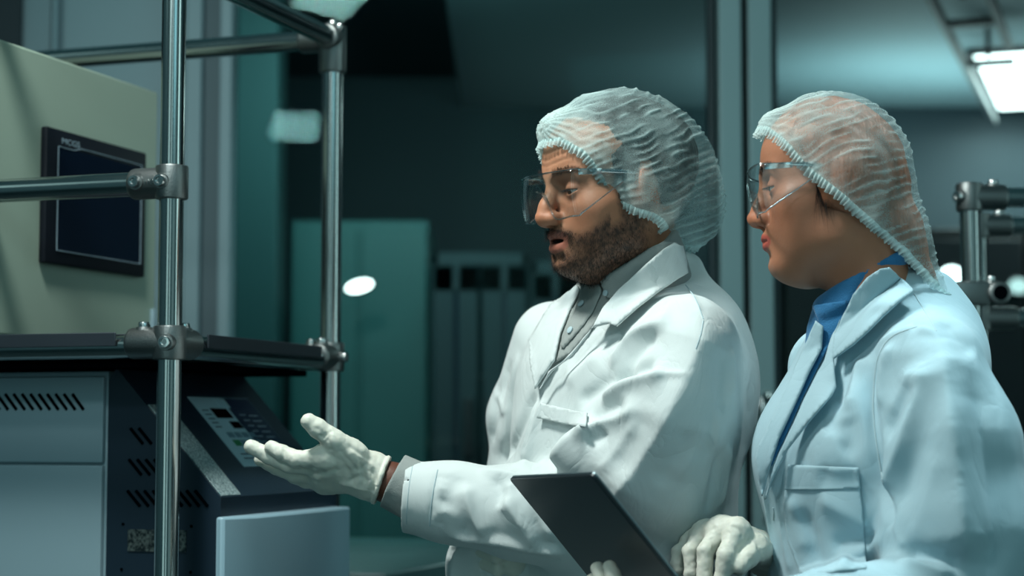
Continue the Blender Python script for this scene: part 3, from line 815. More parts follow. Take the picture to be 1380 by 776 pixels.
def densify(pts, step):
    out = []
    for i in range(len(pts) - 1):
        a, b = np.array(pts[i], float), np.array(pts[i + 1], float)
        n = max(1, int(np.linalg.norm(b - a) / step))
        for k in range(n): out.append(tuple(a + (b - a) * k / n))
    out.append(tuple(pts[-1])); return out
def smooth_px(pts, it=2):
    for _ in range(it):
        q = [pts[0]]
        for i in range(len(pts) - 1):
            a, b = np.array(pts[i], float), np.array(pts[i + 1], float)
            q += [tuple(a * .75 + b * .25), tuple(a * .25 + b * .75)]
        q.append(pts[-1]); pts = q
    return pts
def folds(V, Q, specs):
    """creases drawn along sight lines: (pixel polyline, width m, height m, kind) ; kind 'g' rounded, 't' pressed crease, 's' one-sided step"""
    bvh = make_bvh([(V, Q)]); N = vnormals(V, Q)
    disp = np.zeros(len(V), dtype=F32)
    for pts, wd, ht, kind in specs:
        pl = densify(smooth_px(pts), 2); H = []
        for p in pl:
            h, _ = hit(bvh, *p)
            if h is not None: H.append((h.x, h.y, h.z))
        if len(H) < 2: continue
        H = np.array(H, dtype=F32)
        near = np.where(((V > H.min(0) - wd * 2.5) & (V < H.max(0) + wd * 2.5)).all(1))[0]
        if len(near) == 0: continue
        D = np.linalg.norm(V[near][:, None] - H[None], axis=2)
        j = D.argmin(1); d = D[np.arange(len(near)), j]; t = j / (len(H) - 1)
        tp = np.clip(np.minimum(t, 1 - t) * 4.5, 0, 1); tp = tp * tp * (3 - 2 * tp)
        if kind == 'g': pr = np.exp(-(d / wd) ** 2) if ht < 0 else np.clip(1.06 * np.exp(-np.sqrt(d * d + (wd * .22) ** 2) / (wd * .75)) / math.exp(-.293) - .04, 0, 1)
        elif kind == 't': pr = np.clip(1 - d / wd, 0, 1) ** 1.5; tp = np.clip(np.minimum(t, 1 - t) * 8, 0, 1)
        else:
            tg = H[np.minimum(j + 1, len(H) - 1)] - H[np.maximum(j - 1, 0)]
            sd = np.einsum('ij,ij->i', np.cross(tg, V[near] - H[j]), N[near])
            pr = np.exp(-(d / wd) ** 2) * np.where(sd > 0, 1, np.exp(-(d / (wd * .30)) ** 2))
        disp[near] += (ht * pr * tp).astype(F32)
    return V + N * disp[:, None]
def crumple(V, Q, amp, scale, seed, stretch=None):
    N = vnormals(V, Q); P = V if stretch is None else V @ stretch
    n = fbm(P * scale, seed, 3)
    return V + N * (n * amp)[:, None].astype(F32)
class Person:
    def __init__(s, label, loc):
        s.root = thing('person', label, 'person', (loc[0], loc[1], 0)); s.off = A((loc[0], loc[1], 0))
    def part(s, name, V, Q, mat, parent=None, label=None, smooth=True):
        me = raw_mesh(name, V - s.off, Q, smooth)
        o = link(name, me, mat, parent or s.root)
        if label: o['label'] = label
        return o
    def add(s, name, mb, mat, parent=None, label=None, **kw):
        bmesh.ops.translate(mb.bm, vec=tuple(-s.off), verts=mb.bm.verts)
        o = mb.build(name, mat, parent or s.root, **kw)
        if label: o['label'] = label
        return o
    def sheet(s, name, bvh, poly, off, th, mat, parent=None, step=3.0, relax_it=2, label=None, curl=0.0, off2=None):
        """cloth piece: outline along sight lines, laid on what is underneath with a gap and its own thickness"""
        from mathutils.geometry import delaunay_2d_cdt
        bd = densify(list(poly) + [poly[0]], step)[:-1]
        xs = [p[0] for p in poly]; ys = [p[1] for p in poly]
        def inside(x, y):
            c = False; n = len(poly)
            for i in range(n):
                (x1, y1), (x2, y2) = poly[i], poly[(i + 1) % n]
                if (y1 > y) != (y2 > y) and x < (x2 - x1) * (y - y1) / (y2 - y1) + x1: c = not c
            return c
        pts = list(bd); barr = np.array(bd)
        y = min(ys) + step / 2; row = 0
        while y < max(ys):
            x = min(xs) + (step / 2 if row % 2 else 0)
            while x < max(xs):
                if inside(x, y) and np.abs(barr - (x, y)).sum(1).min() > step * .8: pts.append((x, y))
                x += step
            y += step; row += 1
        nb = len(bd)
        vo, eo, fo, *_ = delaunay_2d_cdt([Vector(p) for p in pts], [(i, (i + 1) % nb) for i in range(nb)], [], 1, 1e-4)
        P3, Nn, ok = [], [], []
        for v in vo:
            h, n = hit(bvh, v.x, v.y)
            ok.append(h is not None); P3.append(h if h is not None else Vector((0, 0, 0))); Nn.append(n if n is not None else Vector((0, 0, 0)))
        okp = [i for i in range(len(vo)) if ok[i]]
        a2 = np.array([(vo[i].x, vo[i].y) for i in okp])
        for i in range(len(vo)):
            if not ok[i]:
                j = okp[int(np.abs(a2 - (vo[i].x, vo[i].y)).sum(1).argmin())]
                P3[i] = W(vo[i].x, vo[i].y, P3[j].y); Nn[i] = Nn[j]
        V = np.array([tuple(p) for p in P3], dtype=F32); N = np.array([tuple(n) for n in Nn], dtype=F32)
        Fc = np.array([tuple(f) for f in fo if len(f) == 3], dtype=np.int64)
        nbr = {}
        def rl(X, it):
            for _ in range(it):
                S = np.zeros_like(X); c = np.zeros(len(X), dtype=F32)
                for k in range(3):
                    a, b = Fc[:, k], Fc[:, (k + 1) % 3]
                    np.add.at(S, a, X[b]); np.add.at(c, a, 1); np.add.at(S, b, X[a]); np.add.at(c, b, 1)
                X = X * .5 + .5 * S / np.maximum(c, 1)[:, None]
            return X
        N = rl(N, 6); N /= np.linalg.norm(N, axis=1, keepdims=True) + 1e-9
        dep = (V - A(CAM)) ; L = np.linalg.norm(dep, axis=1, keepdims=True); D = dep / L
        L = rl(L, relax_it)                            # smooth along the sight line only: the outline stays put
        tow = np.clip(-(N * D).sum(1, keepdims=True), 0.45, 1)
        o_ = off if off2 is None else off
        V = A(CAM) + D * (L - o_ / tow)
        bm_n = np.cross(V[Fc[:, 1]] - V[Fc[:, 0]], V[Fc[:, 2]] - V[Fc[:, 0]])
        flip = (bm_n * D[Fc[:, 0]]).sum(1) > 0
        Fc[flip] = Fc[flip][:, ::-1]
        o = s.part(name, V.astype(F32), Fc, mat, parent, label)
        m = o.modifiers.new('thickness', 'SOLIDIFY'); m.thickness = th; m.offset = 1.0 if off2 is None else -1
        return o
def strands(roots, dirs, lens, r, seg=3, curl=0.15, seed=3):
    """thin tapered hairs as one mesh"""
    g = np.random.default_rng(seed); V = []; Q = []
    for p, d, l in zip(roots, dirs, lens):
        p = np.array(p); d = np.array(d) / (np.linalg.norm(d) + 1e-9)
        u = np.cross(d, g.normal(size=3)); u /= np.linalg.norm(u) + 1e-9; w = np.cross(d, u)
        bend = g.normal(size=3) * curl * l
        b = len(V)
        for k in range(seg + 1):
            t = k / seg; c = p + d * l * t + bend * t * t; rr = r * (1 - .85 * t)
            for q in range(3):
                an = 2 * PI * q / 3; V.append(c + (u * math.cos(an) + w * math.sin(an)) * rr)
        for k in range(seg):
            for q in range(3):
                Q.append((b + k * 3 + q, b + k * 3 + (q + 1) % 3, b + k * 3 + 3 + (q + 1) % 3, b + k * 3 + 3 + q))
    return np.array(V, dtype=F32), np.array(Q)
def head_matrix(loc, ang_to_cam, pitch, roll=0.0):
    return Matrix.Translation(loc) @ Matrix.Rotation(math.radians(90 + ang_to_cam), 4, 'Z') @ Matrix.Rotation(math.radians(-pitch), 4, 'X') @ Matrix.Rotation(math.radians(roll), 4, 'Y')
def xf_pts(Mx, V):
    m = np.array(Mx, dtype=np.float64); return (V @ m[:3, :3].T + m[:3, 3]).astype(F32)
def edge_cut(edge, P):
    y = P[:, 1]; s = (edge(y + .004) - edge(y - .004)) / .008
    return (edge(y) - P[:, 2]) / np.sqrt(1 + s * s)
def boundary_loops(Q):
    from collections import defaultdict
    e = {}
    for q in Q.tolist():
        for k in range(len(q)): e[(q[k], q[(k + 1) % len(q)])] = 1
    nx = {a: b for (a, b) in e if (b, a) not in e}
    loops = []
    while nx:
        s0 = next(iter(nx)); L = [s0]; c = nx.pop(s0)
        while c != s0 and c in nx: L.append(c); c = nx.pop(c)
        loops.append(L)
    return sorted(loops, key=len, reverse=True)

# ------------------------------------------------------------------ people: materials
M['coat'] = pbr('white_coat_cloth', srgb(208, 216, 216), 0.75, wr=.45, wscale=13, stretch=(1, 1, .6), bump=0.10, bscale=900, var=0.025, vscale=14, spec=0.25, sheen=0.1)
M['coat_bluelit'] = pbr('bluelit_coat_cloth', srgb(160, 188, 198), 0.72, wr=.35, wscale=11, stretch=(1, 1, .5), bump=0.10, bscale=900, var=0.025, vscale=14, spec=0.25, sheen=0.1)  # white coat cloth with the bluish light put into its colour
M['seam'] = pbr('coat_seam', srgb(170, 190, 196), 0.8)
M['shirt'] = pbr('grey_shirt_cloth', srgb(150, 156, 154), 0.85, bump=0.3, bscale=700, var=0.06, vscale=40, spec=0.2)
M['knit'] = pbr('blue_knit', srgb(48, 112, 158), 0.85, bump=0.4, bscale=500, var=0.08, vscale=60, spec=0.2, sheen=0.2)
M['latex'] = pbr('latex_glove', srgb(222, 222, 210), 0.48, bump=0.12, bscale=160, var=0.04, vscale=30, spec=0.35, sub=0.05)
M['trouser'] = pbr('dark_trousers', srgb(34, 40, 50), 0.85)
M['shoe'] = pbr('dark_shoe', srgb(20, 20, 22), 0.4)
M['skin'] = pbr('skin', srgb(150, 100, 76), 0.48, bump=0.12, bscale=320, var=0.07, vscale=40, sub=0.12, attr='Col', spec=0.35)
M['eye'] = pbr('eyeball', srgb(220, 215, 210), 0.08, attr='Col')
M['hair_dark'] = pbr('dark_hair', srgb(24, 20, 20), 0.45, bump=0.5, bscale=120, stretch=(1, 1, .2), spec=.3)
M['hair_brown'] = pbr('brown_hair', srgb(134, 84, 60), 0.5, bump=0.7, bscale=90, stretch=(3, .5, .5), var=.35, vscale=50, spec=.4)
M['beard'] = pbr('beard_hair', srgb(30, 22, 20), 0.55, spec=.3)
def net_mat(name, lo, hi, col):
    """thin gathered non-woven: partly see-through, denser where it is folded (Col red)"""
    m, nt, out = new_mat(name)
    df = nd(nt, 'ShaderNodeBsdfDiffuse'); df.inputs[0].default_value = col
    tl = nd(nt, 'ShaderNodeBsdfTranslucent'); tl.inputs[0].default_value = col
    ms = nd(nt, 'ShaderNodeMixShader'); ms.inputs[0].default_value = 0.35
    nt.links.new(df.outputs[0], ms.inputs[1]); nt.links.new(tl.outputs[0], ms.inputs[2])
    tr = nd(nt, 'ShaderNodeBsdfTransparent')
    tc = nd(nt, 'ShaderNodeTexCoord'); n = nd(nt, 'ShaderNodeTexNoise'); n.inputs['Scale'].default_value = 700; n.inputs['Detail'].default_value = 2
    nt.links.new(tc.outputs['Object'], n.inputs['Vector'])
    at = nd(nt, 'ShaderNodeVertexColor'); at.layer_name = 'Col'
    sp = nd(nt, 'ShaderNodeSeparateColor'); nt.links.new(at.outputs[0], sp.inputs[0])
    mr = nd(nt, 'ShaderNodeMapRange'); mr.inputs['To Min'].default_value = lo; mr.inputs['To Max'].default_value = hi
    nt.links.new(sp.outputs[0], mr.inputs['Value'])
    m2 = nd(nt, 'ShaderNodeMapRange'); m2.inputs['From Min'].default_value = .3; m2.inputs['From Max'].default_value = .7; m2.inputs['To Min'].default_value = -.10; m2.inputs['To Max'].default_value = .10
    nt.links.new(n.outputs['Fac'], m2.inputs['Value'])
    ad = nd(nt, 'ShaderNodeMath', operation='ADD'); ad.use_clamp = True
    nt.links.new(mr.outputs[0], ad.inputs[0]); nt.links.new(m2.outputs[0], ad.inputs[1])
    mx = nd(nt, 'ShaderNodeMixShader'); nt.links.new(ad.outputs[0], mx.inputs[0]); nt.links.new(tr.outputs[0], mx.inputs[1]); nt.links.new(ms.outputs[0], mx.inputs[2])
    nt.links.new(mx.outputs[0], out.inputs[0]); return m
M['net_white'] = net_mat('hairnet_fabric', 0.13, 0.95, srgb(206, 232, 232))
M['net_thin'] = net_mat('hairnet_fabric_thin', 0.07, 0.92, srgb(206, 230, 230))
M['clear'] = glass_mat('clear_polycarbonate', (0.95, 0.98, 0.99, 1), 0.8, 0.02, 0.0)
M['clear_rim'] = glass_mat('clear_edge', (0.80, 0.90, 0.93, 1), 1.0, 0.12, 0.30)

def face_parts(P, Mh, prm, skin, lipc, gaze, beard=0.0, brow=1.0, seed=1, lo=(-.1, -.13, -.2), h=0.0019):
    """head and neck mesh (world), eyes, brows, stubble"""
    f = head_sdf(prm)
    V, Q = mesh_sdf(f, lo, (.1, .14, .13), h)
    V, Q = largest(V, Q)
    N = vnormals(V, Q)
    x, y, z = V[:, 0], V[:, 1], V[:, 2]; ax = np.abs(x)
    if beard:
        wz = z + .004 * np.cos(x * 60) + .0012 * noise(V * A((60, 10, 10)), 3)
        fk = np.clip((z - .030) / .006, 0, 1) * np.clip((.062 - z) / .008, 0, 1) * (y > .055) * np.clip((.048 - ax) / .012, 0, 1)
        V = V + N * (-.0009 * fk * np.exp(-(np.abs(((wz - .034) / .0085) % 1 - .5) / .16) ** 2))[:, None].astype(F32)
    col = np.tile(A(skin), (len(V), 1))
    def mixc(c, k): col[:] = col * (1 - k[:, None]) + A(c) * k[:, None]
    red = np.exp(-(((ax - .045) / .03) ** 2 + ((z + .035) / .03) ** 2)) * (y > .03)
    mixc((skin[0] * 1.02, skin[1] * .78, skin[2] * .72), red * .45)
    nos = np.exp(-((x / .016) ** 2 + ((z - prm['nose_z']) / .014) ** 2)) * (y > .09)
    mixc((skin[0] * 1.05, skin[1] * .80, skin[2] * .74), nos * .5)
    mz, ly, mo = prm['mz'], prm['lip_y'], prm['mouth_open']
    lw = np.clip(1 - (ax / .0275) ** 2, 0, 1)
    up = mz + .0005 + .0095 * lw ** .5 + mo * .4; dn = mz - .0005 - (.0120) * lw ** .5 - mo
    lk = np.clip((up - z) / .0015 + .5, 0, 1) * np.clip((z - dn) / .0015 + .5, 0, 1) * (ax < .0275) * (y > ly - .022)
    mixc(lipc, lk * .85)
    dk = (ax < .018) * (np.abs(z - (mz - mo * .35)) < mo * .5) * (y < ly - .003) * (y > .06)
    mixc((.02, .008, .008), dk * .9 if mo else dk * 0.)
    bz = .0215 + .004 * np.clip(1 - ((ax - .034) / .025) ** 2, -1, 1)
    bk = np.exp(-((z - bz) / .0042) ** 2) * np.clip((ax - .010) / .006, 0, 1) * np.clip((.056 - ax) / .008, 0, 1) * (y > .05)
    mixc((.025, .016, .012), bk * .75 * brow)
    er = np.linalg.norm(V - A(EYE) * np.where(x[:, None] < 0, A((-1, 1, 1)), A((1, 1, 1))), axis=1)
    mixc((skin[0] * .6, skin[1] * .48, skin[2] * .45), np.exp(-((er - .0145) / .006) ** 2) * .45)
    ek = np.exp(-(((ax - .0775) / .012) ** 2)) * (np.abs(y + .005) < .03) * (np.abs(z) < .04)
    mixc((skin[0] * 1.05, skin[1] * .75, skin[2] * .7), ek * .5)
    bd = np.zeros(len(V))
    if beard:
        jawline = np.clip((-.030 - .55 * (y - .02) * (y < .05) - z - np.where(y > .05, .022 * np.clip((y - .05) / .03, 0, 1), 0)) / .014, 0, 1)
        side = np.clip((.012 - np.abs(y - .028 - 0.12 * (z + .03))) / .008, 0, 1) * (z < .02) * (z > -.05) * (ax > .05)
        mous = np.clip(1.25 * np.exp(-((z - (mz + .0118 - ax * .24)) / .0058) ** 2), 0, 1) * np.clip((.038 - ax) / .006, 0, 1) * (y > .065)
        chin = np.clip((-.086 - mo - z) / .006, 0, 1) * (y > .03)
        under = np.clip((z + .150) / .02, 0, 1) * np.clip((y - (-.012)) / .02, 0, 1)
        bd = np.maximum(np.maximum(jawline, side), np.maximum(mous, chin)) * under
        bd *= 1 - lk * np.where(z > mz + .003, .35, 1); bd *= np.clip((ax - .004) / .01 + (z < -.075) + (z > -.062), 0, 1)
        bare = np.exp(-(((ax - .03) / .016) ** 2 + ((z + .078) / .010) ** 2)) * (y > .05)
        bd *= 1 - .35 * bare
        gap = np.exp(-((ax / .016) ** 2 + ((z - (mz - .022 - mo)) / .006) ** 2)) * (y > .07); bd *= 1 - .6 * gap
        nn = fbm(V * 260, 5, 2) * .25
        mixc((.040, .027, .022), np.clip(bd * (.72 + nn), 0, 1) * beard)
    Vw = xf_pts(Mh, V)
    o = P.part('body', Vw, Q, M['skin']); set_col(o.data, 'Col', col)
    # eyes
    for s in (-1, 1):
        mb = MB(); bmesh.ops.create_uvsphere(mb.bm, u_segments=40, v_segments=28, radius=.0124)
        vs = np.array([v.co[:] for v in mb.bm.verts]); g = A(gaze) / np.linalg.norm(gaze)
        ca = (vs / .0124) @ g
        for v, c in zip(mb.bm.verts, ca):
            if c > .86: v.co *= 1 + .05 * (c - .86) / .14
        bmesh.ops.transform(mb.bm, matrix=Mh @ Matrix.Translation((s * EYE[0], EYE[1], EYE[2])), verts=mb.bm.verts)
        e = P.add('eye', mb, M['eye'], o)
        c = np.tile(A((.62, .58, .54)), (len(vs), 1)); c[ca > math.cos(math.radians(30))] = A((.05, .025, .014)); c[ca > math.cos(math.radians(12))] = A((.004, .004, .004))
        set_col(e.data, 'Col', c)
    g = np.random.default_rng(seed)
    # brow hairs
    idx = np.where(bk * brow > .35)[0]
    if len(idx):
        k = g.choice(idx, min(420, len(idx) * 2))
        dr = np.stack([np.sign(x[k]) * .9, -.25 + 0 * k, .30 + 0 * k], 1) + N[k] * .55 + g.normal(size=(len(k), 3)) * .15
        SV, SQ = strands(V[k] + g.normal(size=(len(k), 3)) * .0006, dr, .0065 + .002 * g.random(len(k)), .00022, seed=seed)
        P.part('eyebrow', xf_pts(Mh, SV), SQ, M['beard'], o)
    # lashes
    for s in (-1,):
        R_, D_ = [], []
        for sx in (-1, 1):
            for t in np.linspace(-.95, .95, 34):
                a = math.radians(prm['lidtop'] * (1 - t * t) - 6 * t * t)
                r_ = .0148; xx = t * .0118; yy = math.sqrt(max(r_ ** 2 - xx * xx, 0))
                p0 = A((sx * EYE[0] + xx, EYE[1] + yy * math.cos(a), yy * math.sin(a)))
                R_.append(p0); D_.append(A((xx * 30, .9, -.25)))
        SV, SQ = strands(R_, D_, [.0065] * len(R_), .00025, seed=4, curl=.12)
        P.part('eyelash', xf_pts(Mh, SV), SQ, M['beard'], o)
    if beard:
        w_ = np.clip(bd, 0, 1) ** 1.3 * (1 + 1.6 * mous); w_[z < -.16] = 0; w_ = w_ / w_.sum()
        k = g.choice(len(V), 8200, p=w_)
        dn_ = A((0, .15, -1.0)); tang = dn_ - (N[k] @ dn_)[:, None] * N[k]
        dr = tang * .8 + N[k] * .6 + g.normal(size=(len(k), 3)) * .25
        ln = (.0035 + .003 * g.random(len(k))) * np.where(z[k] < -.085, 1.15, 1) * np.where((y[k] > .08) & (z[k] > -.06), 1.3, 1)
        SV, SQ = strands(V[k] + g.normal(size=(len(k), 3)) * .0007, dr, ln, .00016, seg=2, seed=seed + 1)
        P.part('beard', xf_pts(Mh, SV), SQ, M['beard'], o)
    return o, (V, Q)

def goggles(P, Mh, dy=0.0, dz=0.0):
    """clear over-glasses in head coordinates"""
    nu, nv = 121, 15
    def prof(t):
        # t in -1..1 around the front: returns x, y
        s = abs(t); sg = 1 if t >= 0 else -1
        if s < .56:
            k = s / .56; x = .0665 * k; y = .1185 - .0120 * k ** 2.4
        elif s < .70:
            k = (s - .56) / .14; a = k * PI / 2; x = .0665 + .0105 * math.sin(a); y = .1065 - .0115 * (1 - math.cos(a))
        else:
            k = (s - .70) / .30; x = .0770 + .0025 * k; y = .095 - .062 * k
        return sg * x, y + dy
    def top(t):
        s = abs(t); return .0235 - .004 * max(0, (s - .7) / .3) + dz
    def bot(t):
        s = abs(t)
        b = -.0360
        if s < .56: b += .0330 * math.exp(-(s / .145) ** 2) - .002 * math.sin(s / .56 * PI)
        if s > .68: b += .040 * min(1, (s - .68) / .32)
        return b + dz
    V = np.zeros((nu, nv, 3), dtype=F32)
    for i in range(nu):
        t = -1 + 2 * i / (nu - 1); x, y = prof(t); a, b = top(t), bot(t)
        for j in range(nv):
            k = j / (nv - 1); bul = .0035 * math.sin(k * PI) * (1 - abs(t) ** 4) - .010 * (1 - k) ** 2 * (abs(t) < .56) * (1 - (abs(t) / .56) ** 2)
            V[i, j] = (x, y + bul, b + (a - b) * k)
    idx = np.arange(nu * nv).reshape(nu, nv)
    Q = np.stack([idx[:-1, :-1].ravel(), idx[1:, :-1].ravel(), idx[1:, 1:].ravel(), idx[:-1, 1:].ravel()], 1)
    lens = P.part('safety_goggles', xf_pts(Mh, V.reshape(-1, 3)), Q, M['clear'], label='clear plastic safety goggles')
    m = lens.modifiers.new('thickness', 'SOLIDIFY'); m.thickness = .0016; m.offset = 0
    def rimpath(j, a, b, r):
        pts = [Mh @ Vector(V[i, j].tolist()) for i in range(a, b)]
        return MB().path(pts, r, 8)
    P.add('rim', rimpath(nv - 1, 0, nu, .0012), M['clear_rim'], lens)
    P.add('rim', rimpath(0, 0, nu, .0011), M['clear_rim'], lens)
    for s in (-1, 1):
        # brow bar at the hinge and temple arm
        x, y = prof(s * .66); z = top(s * .7)
        mb = MB().box((0, 0, 0), (.0035, .034, .008), Mh @ Matrix.Translation((s * .0775, .078 + dy, z - .004)), bev=.001)
        P.add('hinge', mb, M['clear_rim'], lens)
        pts = [(s * .0795, .064 + dy, z - .004), (s * .0805, .030, z - .007), (s * .0800, .004, z - .010), (s * .0785, -.014, z - .022), (s * .0770, -.022, z - .038)]
        mb = MB(); up = Vector((0, 0, 1))
        for q in range(len(pts) - 1): pass
        mb.path([Mh @ Vector(p) for p in smooth_px(pts, 2)], .0024, 10)
        P.add('temple_arm', mb, M['clear_rim'], lens)
    return lens

def hand_sdf(J, sc=1.0, k=0.009, palm_r=0.0155):
    """J: dict wrist, (index, middle, ring, pinky, thumb)=joint lists (world); returns distance function and bounds"""
    names = [n for n in ('index', 'middle', 'ring', 'pinky') if n in J]
    R = {'index': (.0125, .0108, .0098, .0088), 'middle': (.0128, .0112, .0100, .0090), 'ring': (.0122, .0105, .0095, .0086), 'pinky': (.0112, .0092, .0084, .0076), 'thumb': (.0165, .0135, .0118, .0100)}
    def f(P):
        d = None
        for n in names:
            a = J[n][0]
            e = cap(P, J['wrist'], a, .0215 * sc, palm_r * sc)
            d = e if d is None else smin(d, e, .014)
        for i in range(len(names) - 1):
            d = smin(d, cap(P, J[names[i]][0], J[names[i + 1]][0], palm_r * sc * .95), .012)
        if 'thumb' in J:
            d = smin(d, cap(P, J['wrist'], J['thumb'][0], .020 * sc, .0165 * sc), .012)
            t = limb(P, J['thumb'], [r * sc for r in R['thumb']][:len(J['thumb'])], .003)
            d = smin(d, t, .008)
        fin = None
        for n in names:
            e = limb(P, J[n], [r * sc for r in R[n]][:len(J[n])], .003)
            fin = e if fin is None else smin(fin, e, .0022)
        d = smin(d, fin, k)
        if 'arm' in J: d = smin(d, limb(P, [J['wrist']] + J['arm'], [.0265 * sc] + [.0275 * sc] * len(J['arm']), .004), .014)
        return d
    pts = np.array([J['wrist']] + [p for n in names + (['thumb'] if 'thumb' in J else []) for p in J[n]] + list(J.get('arm', [])))
    return f, pts.min(0) - .04, pts.max(0) + .04
